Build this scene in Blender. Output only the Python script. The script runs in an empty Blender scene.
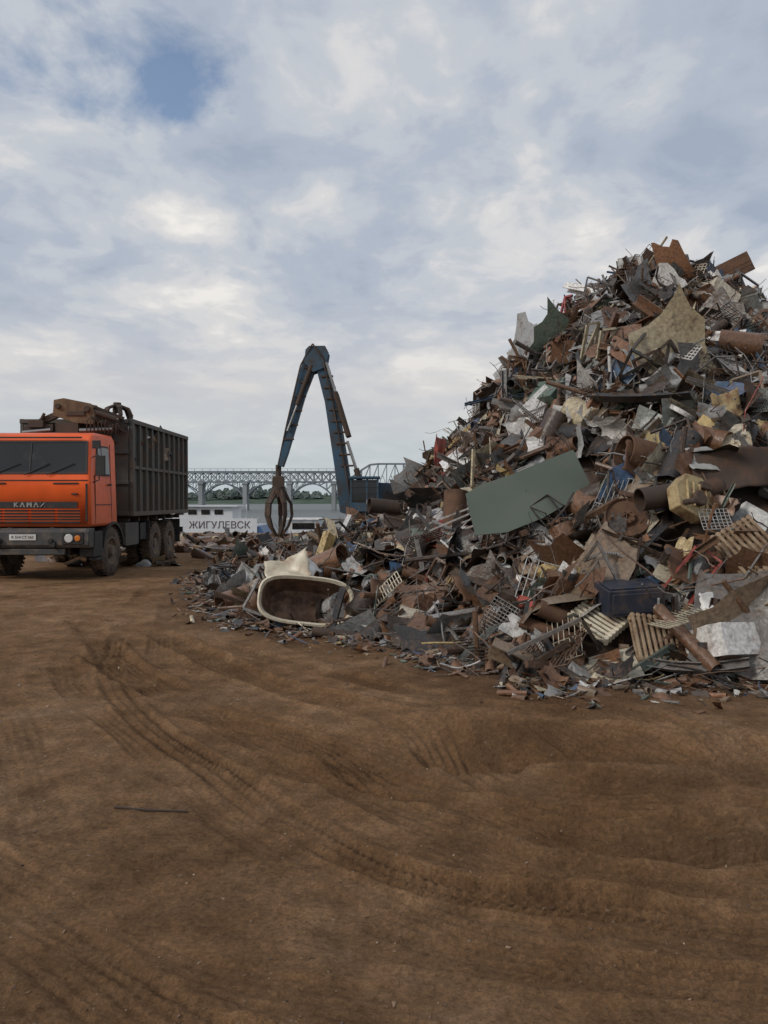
import bpy, math, random
import numpy as np
from mathutils import Vector, Matrix, Euler
random.seed(7); np.random.seed(7)
scene=bpy.context.scene
scene.view_settings.view_transform='Standard'
scene.view_settings.look='None'
scene.view_settings.exposure=0
CAMH=1.6
# ------------------------------------------------------------------ noise
_T={}
def vnoise(x,y,seed=0):
    if seed not in _T: _T[seed]=np.random.RandomState(seed+100).rand(256,256)
    T=_T[seed]
    x=np.asarray(x,float); y=np.asarray(y,float)
    xi=np.floor(x).astype(int); yi=np.floor(y).astype(int)
    fx=x-xi; fy=y-yi
    fx=fx*fx*(3-2*fx); fy=fy*fy*(3-2*fy)
    a=T[xi&255,yi&255]; b=T[(xi+1)&255,yi&255]; c=T[xi&255,(yi+1)&255]; d=T[(xi+1)&255,(yi+1)&255]
    return ((a*(1-fx)+b*fx)*(1-fy)+(c*(1-fx)+d*fx)*fy)*2-1
def fbm(x,y,seed=0,o=4):
    s=0;a=1;t=0
    for i in range(o):
        s=s+a*vnoise(x*2**i+7.3*i,y*2**i+3.1*i,seed+i); t+=a; a*=.5
    return s/t
# ------------------------------------------------------------------ materials
def N(nt,t,**k):
    n=nt.nodes.new(t)
    for a,b in k.items(): setattr(n,a,b)
    return n
def newmat(name):
    m=bpy.data.materials.new(name); m.use_nodes=True
    nt=m.node_tree; b=nt.nodes['Principled BSDF']
    return m,nt,b
def ramp(nt,stops):
    r=N(nt,'ShaderNodeValToRGB'); e=r.color_ramp.elements
    while len(e)<len(stops): e.new(.5)
    for i,(p,c) in enumerate(stops):
        e[i].position=p; e[i].color=(c[0],c[1],c[2],1) if not isinstance(c,float) else (c,c,c,1)
    return r
def mixc(nt,fac,a,b,bt='MIX'):
    m=N(nt,'ShaderNodeMix',data_type='RGBA',blend_type=bt)
    for s,v in ((m.inputs[0],fac),(m.inputs[6],a),(m.inputs[7],b)):
        if hasattr(v,'is_linked') or hasattr(v,'links'): nt.links.new(v,s)
        elif isinstance(v,(int,float)): s.default_value=v
        else: s.default_value=(v[0],v[1],v[2],1)
    return m.outputs[2]
def painted(name,col,rough=.45,dirt=.35,dirtcol=(.16,.10,.06),scale=3.,metal=0.,low=None,bump=.15,spec=.5):
    """paint with dust/rust patches; low=(z0,z1) adds road dust rising from the ground"""
    m,nt,b=newmat(name); L=nt.links
    tc=N(nt,'ShaderNodeTexCoord')
    n=N(nt,'ShaderNodeTexNoise'); n.inputs['Scale'].default_value=scale; n.inputs['Detail'].default_value=8; n.inputs['Roughness'].default_value=.7
    L.new(tc.outputs['Object'],n.inputs['Vector'])
    lo=.62-.3*dirt
    r=ramp(nt,[(lo,0.0),(min(lo+.22,1),1.0)]); L.new(n.outputs['Fac'],r.inputs[0])
    ml=N(nt,'ShaderNodeMath',operation='MULTIPLY'); L.new(r.outputs[0],ml.inputs[0]); ml.inputs[1].default_value=min(1,dirt*1.6)
    fac=ml.outputs[0]
    if low:
        sp=N(nt,'ShaderNodeSeparateXYZ'); L.new(tc.outputs['Object'],sp.inputs[0])
        mr=N(nt,'ShaderNodeMapRange'); mr.inputs[1].default_value=low[1]; mr.inputs[2].default_value=low[0]; mr.inputs[3].default_value=0; mr.inputs[4].default_value=.6
        L.new(sp.outputs[2],mr.inputs[0])
        m2=N(nt,'ShaderNodeMath',operation='MULTIPLY'); L.new(mr.outputs[0],m2.inputs[0]); 
        m3=N(nt,'ShaderNodeMath',operation='ADD'); L.new(n.outputs['Fac'],m3.inputs[0]); m3.inputs[1].default_value=.4
        L.new(m3.outputs[0],m2.inputs[1])
        mx=N(nt,'ShaderNodeMath',operation='MAXIMUM'); L.new(fac,mx.inputs[0]); L.new(m2.outputs[0],mx.inputs[1]); fac=mx.outputs[0]
    n2=N(nt,'ShaderNodeTexNoise'); n2.inputs['Scale'].default_value=scale*.4; L.new(tc.outputs['Object'],n2.inputs['Vector'])
    r2=ramp(nt,[(.3,.78),(.7,1.12)]); L.new(n2.outputs['Fac'],r2.inputs[0])
    base=mixc(nt,1.0,col,r2.outputs[0],'MULTIPLY')
    c=mixc(nt,fac,base,dirtcol)
    L.new(c,b.inputs['Base Color'])
    rr=N(nt,'ShaderNodeMapRange'); rr.inputs[3].default_value=rough; rr.inputs[4].default_value=.9; L.new(fac,rr.inputs[0]); L.new(rr.outputs[0],b.inputs['Roughness'])
    b.inputs['Metallic'].default_value=metal
    b.inputs['Specular IOR Level'].default_value=spec
    bp=N(nt,'ShaderNodeBump'); bp.inputs['Strength'].default_value=bump; bp.inputs['Distance'].default_value=.02
    L.new(n.outputs['Fac'],bp.inputs['Height']); L.new(bp.outputs[0],b.inputs['Normal'])
    return m
M={}
M['orange']=painted('orange_paint',(.88,.125,.02),.4,.28,(.38,.15,.07),3.2,low=(.8,1.9))
M['bumper']=painted('bumper_grey',(.055,.055,.055),.55,.5,(.16,.115,.08),5)
M['black']=painted('black_rubber',(.018,.018,.018),.6,.35,(.10,.07,.05),6)
M['tyre']=painted('tyre_rubber',(.025,.024,.023),.8,.75,(.15,.10,.065),5)
M['rim']=painted('wheel_rim_paint',(.16,.14,.12),.6,.8,(.16,.11,.07),5)
M['glass']=painted('cab_glass',(.012,.014,.015),.07,.25,(.11,.10,.085),1.4,bump=0,spec=.6)
M['body']=painted('body_steel',(.075,.078,.072),.62,.6,(.14,.095,.065),2.5,low=(1.1,2.2))
M['rust']=painted('rusty_steel',(.15,.078,.043),.8,.6,(.065,.038,.026),4,bump=.5)
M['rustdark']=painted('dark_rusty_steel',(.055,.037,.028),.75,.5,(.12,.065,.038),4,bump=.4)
M['crane']=painted('crane_paint_rusted',(.16,.10,.05),.7,.6,(.085,.05,.03),4,bump=.4)
M['white']=painted('white_paint',(.72,.72,.70),.5,.35,(.3,.22,.15),4)
M['shipwhite']=painted('ship_white_paint',(.62,.63,.64),.5,.1,(.4,.38,.35),.5)
M['lamp']=painted('lamp_lens',(.7,.7,.68),.12,.1,(.3,.25,.2),4,bump=0)
M['amber']=painted('amber_lens',(.75,.22,.03),.2,.1,(.3,.2,.1),4)
M['blue']=painted('faded_blue_paint',(.030,.082,.135),.5,.6,(.06,.055,.05),1.5)
M['cream']=painted('cream_enamel',(.62,.56,.43),.35,.45,(.24,.13,.065),5)
M['tubrust']=painted('rust_stained_enamel',(.20,.115,.07),.65,.75,(.07,.04,.028),5)
M['green']=painted('grey_green_paint',(.105,.132,.105),.5,.32,(.17,.14,.10),2.2)
M['navy']=painted('navy_paint',(.022,.028,.045),.5,.5,(.11,.07,.045),5)
M['ochre']=painted('ochre_paint',(.42,.33,.17),.6,.65,(.16,.085,.045),7)
M['red']=painted('red_paint',(.32,.06,.04),.55,.6,(.16,.07,.04),5)
M['grey']=painted('weathered_grey',(.34,.35,.34),.5,.45,(.17,.11,.07),5)
M['rad']=painted('radiator_paint',(.34,.25,.16),.65,.65,(.13,.07,.04),6)
M['bridge']=painted('bridge_steel',(.20,.23,.26),.8,.1,(.2,.2,.2),.05)  # pale grey-blue has the distance haze painted into the base colour
M['concrete']=painted('pier_concrete',(.28,.30,.31),.9,.2,(.25,.24,.22),.1)
M['hullblue']=painted('hull_blue',(.05,.11,.24),.5,.2,(.12,.12,.12),.6)
M['text']=painted('sign_lettering',(.09,.055,.06),.6,.1,(.12,.1,.1),2)
M['hyd']=painted('hydraulic_chrome',(.35,.35,.34),.3,.4,(.1,.08,.06),5,metal=.7)
# ------------------------------------------------------------------ mesh builder
class MB:
    def __init__(s): s.v=[];s.f=[];s.m=[]
    def add(s,V,F,mat=0,X=None):
        o=len(s.v)
        for p in V:
            p=Vector(p)
            if X is not None: p=X@p
            s.v.append(tuple(p))
        for f in F: s.f.append(tuple(i+o for i in f)); s.m.append(mat)
    def box(s,c,d,mat=0,rot=None):
        x,y,z=d[0]/2,d[1]/2,d[2]/2
        V=[(-x,-y,-z),(x,-y,-z),(x,y,-z),(-x,y,-z),(-x,-y,z),(x,-y,z),(x,y,z),(-x,y,z)]
        F=[(3,2,1,0),(4,5,6,7),(0,1,5,4),(1,2,6,5),(2,3,7,6),(3,0,4,7)]
        X=Matrix.Translation(c)
        if rot: X=X@Euler(rot).to_matrix().to_4x4()
        s.add(V,F,mat,X)
    def beam(s,p0,p1,w,h,mat=0,w1=None,h1=None):
        p0=Vector(p0);p1=Vector(p1);d=p1-p0;l=d.length
        if l<1e-6:return
        w1=w1 or w; h1=h1 or h
        q=d.to_track_quat('Z','Y').to_matrix().to_4x4()
        V=[(-w/2,-h/2,0),(w/2,-h/2,0),(w/2,h/2,0),(-w/2,h/2,0),(-w1/2,-h1/2,l),(w1/2,-h1/2,l),(w1/2,h1/2,l),(-w1/2,h1/2,l)]
        F=[(3,2,1,0),(4,5,6,7),(0,1,5,4),(1,2,6,5),(2,3,7,6),(3,0,4,7)]
        s.add(V,F,mat,Matrix.Translation(p0)@q)
    def cyl(s,p0,p1,r,mat=0,n=16,r1=None):
        p0=Vector(p0);p1=Vector(p1);d=p1-p0;l=d.length;r1=r if r1 is None else r1
        q=d.to_track_quat('Z','Y').to_matrix().to_4x4()
        V=[(r*math.cos(2*math.pi*i/n),r*math.sin(2*math.pi*i/n),0) for i in range(n)]+[(r1*math.cos(2*math.pi*i/n),r1*math.sin(2*math.pi*i/n),l) for i in range(n)]
        F=[(i,(i+1)%n,(i+1)%n+n,i+n) for i in range(n)]+[tuple(range(n-1,-1,-1)),tuple(range(n,2*n))]
        s.add(V,F,mat,Matrix.Translation(p0)@q)
    def path(s,P,r,mat=0,n=6):
        for a,b in zip(P[:-1],P[1:]): s.cyl(a,b,r,mat,n)
    def prism(s,poly,a0,a1,mat=0,axis='x'):
        n=len(poly)
        if axis=='x': V=[(a0,p[0],p[1]) for p in poly]+[(a1,p[0],p[1]) for p in poly]
        elif axis=='y': V=[(p[0],a0,p[1]) for p in poly]+[(p[0],a1,p[1]) for p in poly]
        else: V=[(p[0],p[1],a0) for p in poly]+[(p[0],p[1],a1) for p in poly]
        F=[(i,(i+1)%n,(i+1)%n+n,i+n) for i in range(n)]+[tuple(range(n-1,-1,-1)),tuple(range(n,2*n))]
        s.add(V,F,mat)
    def revolve(s,prof,n,mat=0,X=None):   # prof (x,r) about x axis
        k=len(prof)
        V=[(x,r*math.cos(2*math.pi*i/n),r*math.sin(2*math.pi*i/n)) for i in range(n) for x,r in prof]
        F=[(i*k+j,i*k+j+1,((i+1)%n)*k+j+1,((i+1)%n)*k+j) for i in range(n) for j in range(k-1)]
        s.add(V,F,mat,X)
    def obj(s,name,mats,parent=None,bevel=0,seg=2,smooth=True,X=None,recalc=True):
        me=bpy.data.meshes.new(name); me.from_pydata(s.v,[],s.f)
        for m in mats: me.materials.append(m)
        me.polygons.foreach_set('material_index',s.m)
        if recalc:
            import bmesh
            bm=bmesh.new(); bm.from_mesh(me); bmesh.ops.recalc_face_normals(bm,faces=bm.faces); bm.to_mesh(me); bm.free()
        if smooth:
            me.polygons.foreach_set('use_smooth',[True]*len(me.polygons))
            me.set_sharp_from_angle(angle=math.radians(32))
        me.update()
        o=bpy.data.objects.new(name,me); scene.collection.objects.link(o)
        if parent: o.parent=parent
        if X is not None: o.matrix_world=X
        if bevel:
            b=o.modifiers.new('bevel','BEVEL'); b.width=bevel; b.segments=seg; b.limit_method='ANGLE'; b.angle_limit=math.radians(40)
        return o
def empty(name,loc=(0,0,0),rz=0):
    e=bpy.data.objects.new(name,None); e.location=loc; e.rotation_euler=(0,0,rz); scene.collection.objects.link(e); return e
def text(name,body,size,loc,rot,mat,parent,ext=.005):
    c=bpy.data.curves.new(name,'FONT'); c.body=body; c.size=size; c.align_x='CENTER'; c.align_y='CENTER'; c.extrude=ext
    c.materials.append(mat); o=bpy.data.objects.new(name,c); scene.collection.objects.link(o); o.parent=parent; o.location=loc; o.rotation_euler=rot; return o

# ------------------------------------------------------------------ heap shape
POLY=np.array([(-3.5,17.5),(-3.2,15.2),(-2.5,12.6),(-1.8,10.5),(-0.9,9.9),(0.1,9.1),(.8,8.3),(1.15,7.3),(2.0,6.95),(3.3,6.9),(6,6.7),(16,7),(18,24),(0,23),(-3.2,20)])
def poly_in(x,y):
    x=np.asarray(x,float);y=np.asarray(y,float)
    d=np.full(x.shape,1e9); ins=np.zeros(x.shape,bool)
    n=len(POLY)
    for i in range(n):
        a=POLY[i];b=POLY[(i+1)%n];e=b-a
        t=np.clip(((x-a[0])*e[0]+(y-a[1])*e[1])/(e@e),0,1)
        d=np.minimum(d,np.hypot(x-a[0]-t*e[0],y-a[1]-t*e[1]))
        c=((a[1]>y)!=(b[1]>y))&(x<(b[0]-a[0])*(y-a[1])/(b[1]-a[1]+1e-12)+a[0])
        ins^=c
    return np.where(ins,d,-d)
CRX=4.72
def heap_full(x,y):
    x=np.asarray(x,float);y=np.asarray(y,float)
    d=poly_in(x,y)
    sk=np.minimum(np.clip(d,0,99)*.55,.95+.3*vnoise(x*.7,y*.7,3))
    sk=sk*np.clip((x+4.2)/3.4,.35,1)
    cx=np.clip(x,CRX,16); dx=x-cx; dy=y-14.4
    r=np.hypot(dx,np.where(dy<0,dy*.64,dy*.8))
    H0=5.74-.46*np.minimum(cx-CRX,2.6)
    cone=H0*(1-(r/5.0)**1.42)
    h=np.where(cone>-5,np.logaddexp(cone*2.2,sk*2.2)/2.2-.25,sk)
    h=h+(.32*vnoise(x*.9,y*.9,5)+.2*vnoise(x*2.1,y*2.1,6)+.08*vnoise(x*4.3,y*4.3,8))*np.clip(d,0,1)
    return np.where(d<=0,-.3,np.minimum(h,d*1.1+.1)*np.clip(d*3,0,1))
HS=.06; HX0,HY0=-14.,4.; _hx=np.arange(HX0,20,HS); _hy=np.arange(HY0,40,HS)
_gx,_gy=np.meshgrid(_hx,_hy); HT=heap_full(_gx.ravel(),_gy.ravel()).reshape(_gx.shape); DT=poly_in(_gx.ravel(),_gy.ravel()).reshape(_gx.shape)
def tab(T_,x,y):
    u=(x-HX0)/HS; v=(y-HY0)/HS; i=int(u); j=int(v)
    if i<0 or j<0 or i>=T_.shape[1]-1 or j>=T_.shape[0]-1: return -.3
    u-=i; v-=j
    return float((T_[j,i]*(1-u)+T_[j,i+1]*u)*(1-v)+(T_[j+1,i]*(1-u)+T_[j+1,i+1]*u)*v)
def hh(x,y): return tab(HT,x,y)
def hnorm(x,y):
    e=.25
    return Vector((-(hh(x+e,y)-hh(x-e,y))/(2*e),-(hh(x,y+e)-hh(x,y-e))/(2*e),1)).normalized()
def resting(az,el):
    """surveyed bearing (tan of azimuth, tan of elevation) -> the point of the heap surface there"""
    Y=np.arange(6,30,.03); z=CAMH+el*Y; h=heap_full(az*Y,Y)
    k=np.where(h>=z)[0]
    y=float(Y[k[0]]) if len(k) else 14.0
    return Vector((az*y,y,CAMH+el*y)),y
# ------------------------------------------------------------------ ground sheet
def axis_coords(lo,hi,c0,c1,fine,growth,maxd):
    out=[c0]; 
    while out[-1]<c1: out.append(out[-1]+fine)
    while out[-1]<hi: out.append(out[-1]+fine+growth*(out[-1]-c1))
    neg=[c0-fine]
    while neg[-1]>lo: neg.append(neg[-1]-fine-growth*1.5*(c0-neg[-1]))
    return np.array(neg[::-1]+out)
xs=axis_coords(-4000,4000,-2.6,2.8,.013,.022,0)
ys=axis_coords(-2500,6000,2.1,5.6,.011,.0145,0)
GX,GY=np.meshgrid(xs,ys)
gx=GX.ravel();gy=GY.ravel()
def smooth_path(P,n=40):
    P=np.array(P,float); out=[]
    Q=np.vstack([2*P[0]-P[1],P,2*P[-1]-P[-2]])
    seg=len(P)-1; per=max(3,n//seg)
    for i in range(seg):
        p0,p1,p2,p3=Q[i],Q[i+1],Q[i+2],Q[i+3]
        for t in np.linspace(0,1,per,endpoint=False):
            out.append(.5*((2*p1)+(-p0+p2)*t+(2*p0-5*p1+4*p2-p3)*t*t+(-p0+3*p1-3*p2+p3)*t**3))
    out.append(P[-1]); return np.array(out)
near=(np.abs(gx)<9)&(gy>1)&(gy<20)
nx_,ny_=gx[near],gy[near]
tz=np.zeros(nx_.shape); tw=np.zeros(nx_.shape)
def track(P,w=.28,depth=.018,ribs=5,tread=0.,seed=0,berm=.45):
    S=smooth_path(P)
    lo=S.min(0)-.5; hi=S.max(0)+.5
    k0=np.where((nx_>lo[0])&(nx_<hi[0])&(ny_>lo[1])&(ny_<hi[1]))[0]
    X_,Y_=nx_[k0],ny_[k0]
    best=np.full(X_.shape,1e9); sd=np.zeros(X_.shape); al=np.zeros(X_.shape); L=0
    for a,b in zip(S[:-1],S[1:]):
        e=b-a; l=np.hypot(*e)
        t=np.clip(((X_-a[0])*e[0]+(Y_-a[1])*e[1])/(l*l),0,1)
        ddx=X_-a[0]-t*e[0]; ddy=Y_-a[1]-t*e[1]; d=np.hypot(ddx,ddy)
        k=d<best
        best=np.where(k,d,best); sd=np.where(k,np.where(e[0]*ddy-e[1]*ddx>0,d,-d),sd); al=np.where(k,L+t*l,al); L+=l
    w=w*(1+.12*vnoise(al*1.3,al*0+seed,seed))
    u=sd/(w/2)
    inside=np.clip((1.05-np.abs(u))*6,0,1)
    fade=np.clip(al*2,0,1)*np.clip((L-al)*2,0,1)*np.clip(.58+.8*vnoise(al*1.1+seed*9,al*0+3.3,11),0.08,1)
    rib=.5+.5*np.cos(u*math.pi*ribs)
    prof=-depth*inside*(.45+.55*rib)
    if tread: prof=prof+tread*inside*(np.sin((al+np.abs(sd)*.8)*2*math.pi/.055)>0)*.5
    bm=np.exp(-((np.abs(u)-1.22)/.18)**2)*depth*berm
    tz[k0]+=(prof+bm)*fade*1.9
    tw[k0]=np.maximum(tw[k0],inside*fade*(.45+.55*rib))
A=[(-4.6,16),(-3.9,12.8),(-2.74,8),(-1.75,5.8),(-.9,4.6),(-.25,3.76),(.1,3.37),(.54,3.18),(1.01,3.05),(1.41,2.94),(2.6,2.8)]
track(A,.22,.022,3,.014,1)
track([(x+.05,y-.42) if y<7 else (x-.42,y-.1) for x,y in A],.24,.012,4,.006,2)
track([(x+.25,y+.42) if y<7 else (x+.45,y+.1) for x,y in A],.22,.010,4,.0,22)
track([(-4.2,11),(-1.97,6.7),(-.56,5.33),(.35,4.27),(1.0,3.76),(1.86,3.85),(3.2,4.1)],.34,.024,6,.006,3)
track([(-3,10),(-1.1,7.1),(.12,5.8),(.66,4.62),(1.26,4.27),(2.05,4.27),(3.4,4.4)],.36,.032,6,.0,4)
track([(-2,9),(.13,6.7),(1.04,6.1),(2.6,5.45),(4.5,5.3)],.30,.018,6,0,5)
track([(.2,7.2),(1.7,6.2),(2.36,4.9),(3.2,4.5)],.34,.018,5,0,6)
track([(-2.2,3.6),(-1.5,3.1),(-1.0,2.67),(-.63,2.37),(0,2.0)],.30,.018,5,.009,7)
track([(-2.6,4.2),(-1.2,3.0),(-.5,2.6),(.4,2.45)],.24,.008,4,0,17)
track([(-.6,4.3),(.3,3.66),(.91,3.40),(1.58,3.3),(2.6,3.4)],.30,.024,6,.004,8)
track([(-5.6,13),(-4.4,9.1),(-2.2,4.9),(-1.4,3.4)],.30,.010,5,.006,9)
track([(-7.6,14.5),(-5.9,10),(-3.7,6.4),(-2.6,4.6)],.30,.014,5,.006,10)
track([(-1.2,5.1),(0,4.45),(.8,4.0),(1.7,3.55),(3,3.6)],.30,.02,6,0,12)
track([(-3.2,8.6),(-1.3,6.1),(-.1,5.2),(.7,4.95),(1.7,5.0),(3,4.9)],.4,.024,7,0,13)
track([(.9,5.6),(1.5,5.15),(2.3,4.6),(3.3,3.9)],.4,.026,7,0,14)
track([(-1.5,9.8),(-.2,7.6),(1.0,6.5),(3.2,5.9)],.3,.012,5,0,15)
track([(.3,5.0),(.9,4.35),(1.6,4.15),(3.0,4.1)],.5,.028,9,0,31)
track([(-.2,4.9),(.5,4.1),(1.3,3.75),(2.8,3.8)],.4,.022,8,0,32)
track([(.6,2.95),(1.0,2.8),(1.4,2.72),(2.2,2.7)],.2,.012,4,0,33)
track([(-1.9,3.9),(-1.2,3.5),(-.6,3.1),(.2,2.8),(1.2,2.6)],.2,.008,4,.004,34)
gz=.06*fbm(gx*.35,gy*.35,20,3)*np.clip((gy-1)/6,0.3,1)
def bump(cx,cy,sx,sy,rot,a):
    c,s=math.cos(rot),math.sin(rot); u=(gx-cx)*c+(gy-cy)*s; v=-(gx-cx)*s+(gy-cy)*c
    return a*np.exp(-(u/sx)**2-(v/sy)**2)
gz+=bump(.88,5.0,.50,.26,-.35,-.30)+bump(1.15,4.62,.85,.2,-.15,.14)+bump(.7,5.50,.7,.22,-.5,.14)+bump(.1,4.75,.5,.35,-.8,-.09)
gz+=bump(2.1,4.75,1.0,.20,.0,-.12)+bump(2.0,4.1,1.0,.25,.05,.10)+bump(1.8,5.3,.8,.2,-.2,.10)+bump(-.6,4.0,.6,.3,-.7,-.05)+bump(1.4,3.65,.9,.2,0,-.06)
gz+=.022*fbm(gx*2.3,gy*2.3,30,4)*np.clip(9/np.maximum(gy,3),.1,1)
gz[near]+=tz+.010*fbm(nx_*14,ny_*14,33,3)*np.clip(4/ny_,.1,1)*(1-.6*tw)
damp_and_shade=np.clip(bump(.95,5.14,.50,.17,-.3,1.2)+bump(2.1,4.85,1.1,.16,0,.65)+bump(.15,4.95,.5,.2,-.8,.5)+bump(1.6,4.45,1.2,.10,.0,.6)+bump(1.5,3.75,1.2,.12,.02,.45)+bump(-1.6,6.5,.7,.3,-.9,.35)+bump(-1.0,4.9,.8,.12,-.75,.3),0,1)  # moist soil plus painted shade on the hollow's far wall and rut bands
kk=damp_and_shade>.02; damp_and_shade[kk]*=np.clip(.7+.8*fbm(gx[kk]*3,gy[kk]*6,71,4),0,1.2)
bank=39+2.5*fbm(gx*.05,gx*0+1,40,2)
dn=np.clip((gy-bank)/9,0,1); up=np.clip((gy-1300)/200,0,1)
gz=np.where(gy>30,gz*(1-np.clip((gy-30)/8,0,1)),gz)-9*dn*dn*(3-2*dn)*(1-up)+up*(9+10*fbm(gx*.006,gy*.004,44,4))
gz=gz+np.where(gy<-30,3*fbm(gx*.02,gy*.02,50,2),0)
att=np.zeros(gx.shape); att[near]=tw
nr_=(np.abs(gx)<25)&(gy>3)&(gy<30); stain=np.zeros(gx.shape)
stain[nr_]=np.clip(1+poly_in(gx[nr_],gy[nr_])/1.3,0,1)*np.clip(.75+.5*fbm(gx[nr_]*1.6,gy[nr_]*1.6,60,3),0,1)
nxx,nyy=len(xs),len(ys)
me=bpy.data.meshes.new('ground')
co=np.stack([gx,gy,gz],1).astype(np.float32)
me.vertices.add(len(co)); me.vertices.foreach_set('co',co.ravel())
ii=(np.arange(nyy-1)[:,None]*nxx+np.arange(nxx-1)[None,:]).ravel()
q=np.stack([ii,ii+1,ii+nxx+1,ii+nxx],1).astype(np.int32)
me.loops.add(q.size); me.loops.foreach_set('vertex_index',q.ravel())
me.polygons.add(len(q)); me.polygons.foreach_set('loop_start',np.arange(0,q.size,4,dtype=np.int32)); me.polygons.foreach_set('loop_total',np.full(len(q),4,np.int32))
me.polygons.foreach_set('use_smooth',np.ones(len(q),bool))
for nm,ar in (('track',att),('stain',stain),('damp_and_shade',np.clip(damp_and_shade,0,1))):
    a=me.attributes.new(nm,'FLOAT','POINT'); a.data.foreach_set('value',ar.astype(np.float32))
me.update(calc_edges=True)
ground=bpy.data.objects.new('ground',me); scene.collection.objects.link(ground)
m,nt,b=newmat('dirt'); L=nt.links
geo=N(nt,'ShaderNodeNewGeometry')
def noise(sc,de=6,ro=.6,vec=None):
    n=N(nt,'ShaderNodeTexNoise'); n.inputs['Scale'].default_value=sc; n.inputs['Detail'].default_value=de; n.inputs['Roughness'].default_value=ro
    L.new(vec or geo.outputs['Position'],n.inputs['Vector']); return n.outputs['Fac']
n1=noise(.6,8,.72); n2=noise(4,8,.7); n3=noise(45,6,.8)
c1=ramp(nt,[(.36,(.165,.090,.044)),(.46,(.245,.140,.071)),(.55,(.290,.172,.092)),(.66,(.37,.235,.138))]); L.new(n1,c1.inputs[0])
r2=ramp(nt,[(.32,.64),(.68,1.28)]); L.new(n2,r2.inputs[0])
r3=ramp(nt,[(.3,.48),(.5,1.0),(.7,1.5)]); L.new(n3,r3.inputs[0])
c=mixc(nt,1,c1.outputs[0],r2.outputs[0],'MULTIPLY'); c=mixc(nt,.9,c,r3.outputs[0],'MULTIPLY')
at=N(nt,'ShaderNodeAttribute',attribute_name='track'); 
tm=N(nt,'ShaderNodeMath',operation='MULTIPLY'); L.new(at.outputs['Fac'],tm.inputs[0]); tm.inputs[1].default_value=.42
c=mixc(nt,tm.outputs[0],c,(.15,.084,.043))
at3=N(nt,'ShaderNodeAttribute',attribute_name='damp_and_shade'); tm3=N(nt,'ShaderNodeMath',operation='MULTIPLY'); L.new(at3.outputs['Fac'],tm3.inputs[0]); tm3.inputs[1].default_value=.85
c=mixc(nt,tm3.outputs[0],c,(.078,.044,.025))  # soil colour darkened for moisture and for relief shade
at2=N(nt,'ShaderNodeAttribute',attribute_name='stain')
c=mixc(nt,at2.outputs['Fac'],c,(.085,.05,.032))
vo=N(nt,'ShaderNodeTexVoronoi'); vo.inputs['Scale'].default_value=16; L.new(geo.outputs['Position'],vo.inputs['Vector'])
vr=ramp(nt,[(.05,1.0),(.16,0.0)]); L.new(vo.outputs['Distance'],vr.inputs[0])
sel=N(nt,'ShaderNodeSeparateColor'); L.new(vo.outputs['Color'],sel.inputs[0])
gt=N(nt,'ShaderNodeMath',operation='GREATER_THAN'); L.new(sel.outputs[0],gt.inputs[0]); gt.inputs[1].default_value=.86
pm=N(nt,'ShaderNodeMath',operation='MULTIPLY'); L.new(vr.outputs[0],pm.inputs[0]); L.new(gt.outputs[0],pm.inputs[1])
c=mixc(nt,pm.outputs[0],c,(.34,.25,.17))
spz=N(nt,'ShaderNodeSeparateXYZ'); L.new(geo.outputs['Position'],spz.inputs[0])
fr=N(nt,'ShaderNodeMapRange'); fr.inputs[1].default_value=60; fr.inputs[2].default_value=900; L.new(spz.outputs[1],fr.inputs[0])
nf=noise(.02,5,.6); rf=ramp(nt,[(.4,(.055,.085,.06)),(.6,(.10,.13,.10))]); L.new(nf,rf.inputs[0])
c=mixc(nt,fr.outputs[0],c,rf.outputs[0])
L.new(c,b.inputs['Base Color']); b.inputs['Roughness'].default_value=.95; b.inputs['Specular IOR Level'].default_value=.1
ad=N(nt,'ShaderNodeMath',operation='MULTIPLY_ADD'); L.new(n3,ad.inputs[0]); ad.inputs[1].default_value=.8; L.new(pm.outputs[0],ad.inputs[2])
bp=N(nt,'ShaderNodeBump'); bp.inputs['Strength'].default_value=1; bp.inputs['Distance'].default_value=.03; L.new(ad.outputs[0],bp.inputs['Height'])
bp2=N(nt,'ShaderNodeBump'); bp2.inputs['Strength'].default_value=.9; bp2.inputs['Distance'].default_value=.08; L.new(n2,bp2.inputs['Height']); L.new(bp.outputs[0],bp2.inputs['Normal'])
L.new(bp2.outputs[0],b.inputs['Normal'])
me.materials.append(m)
def gh(x,y):
    i=min(max(np.searchsorted(ys,y),0),nyy-1); j=min(max(np.searchsorted(xs,x),0),nxx-1); return float(gz[i*nxx+j])
w=MB(); w.add([(-4000,34,-5),(4000,34,-5),(4000,1700,-5),(-4000,1700,-5)],[(0,1,2,3)])
m,nt,b=newmat('river_water'); b.inputs['Base Color'].default_value=(.13,.145,.14,1); b.inputs['Roughness'].default_value=.45; b.inputs['Specular IOR Level'].default_value=.2
tn=N(nt,'ShaderNodeTexNoise'); tn.inputs['Scale'].default_value=.6; gg=N(nt,'ShaderNodeNewGeometry'); nt.links.new(gg.outputs['Position'],tn.inputs['Vector'])
bb=N(nt,'ShaderNodeBump'); bb.inputs['Strength'].default_value=1; bb.inputs['Distance'].default_value=.5; nt.links.new(tn.outputs['Fac'],bb.inputs['Height']); nt.links.new(bb.outputs[0],b.inputs['Normal'])
w.obj('river_water',[m],smooth=False)
R=random.Random(11)
m,nt,b=newmat('distant_foliage'); b.inputs['Roughness'].default_value=.95
gg=N(nt,'ShaderNodeNewGeometry'); tn=N(nt,'ShaderNodeTexNoise'); tn.inputs['Scale'].default_value=.08; nt.links.new(gg.outputs['Position'],tn.inputs['Vector'])
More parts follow.
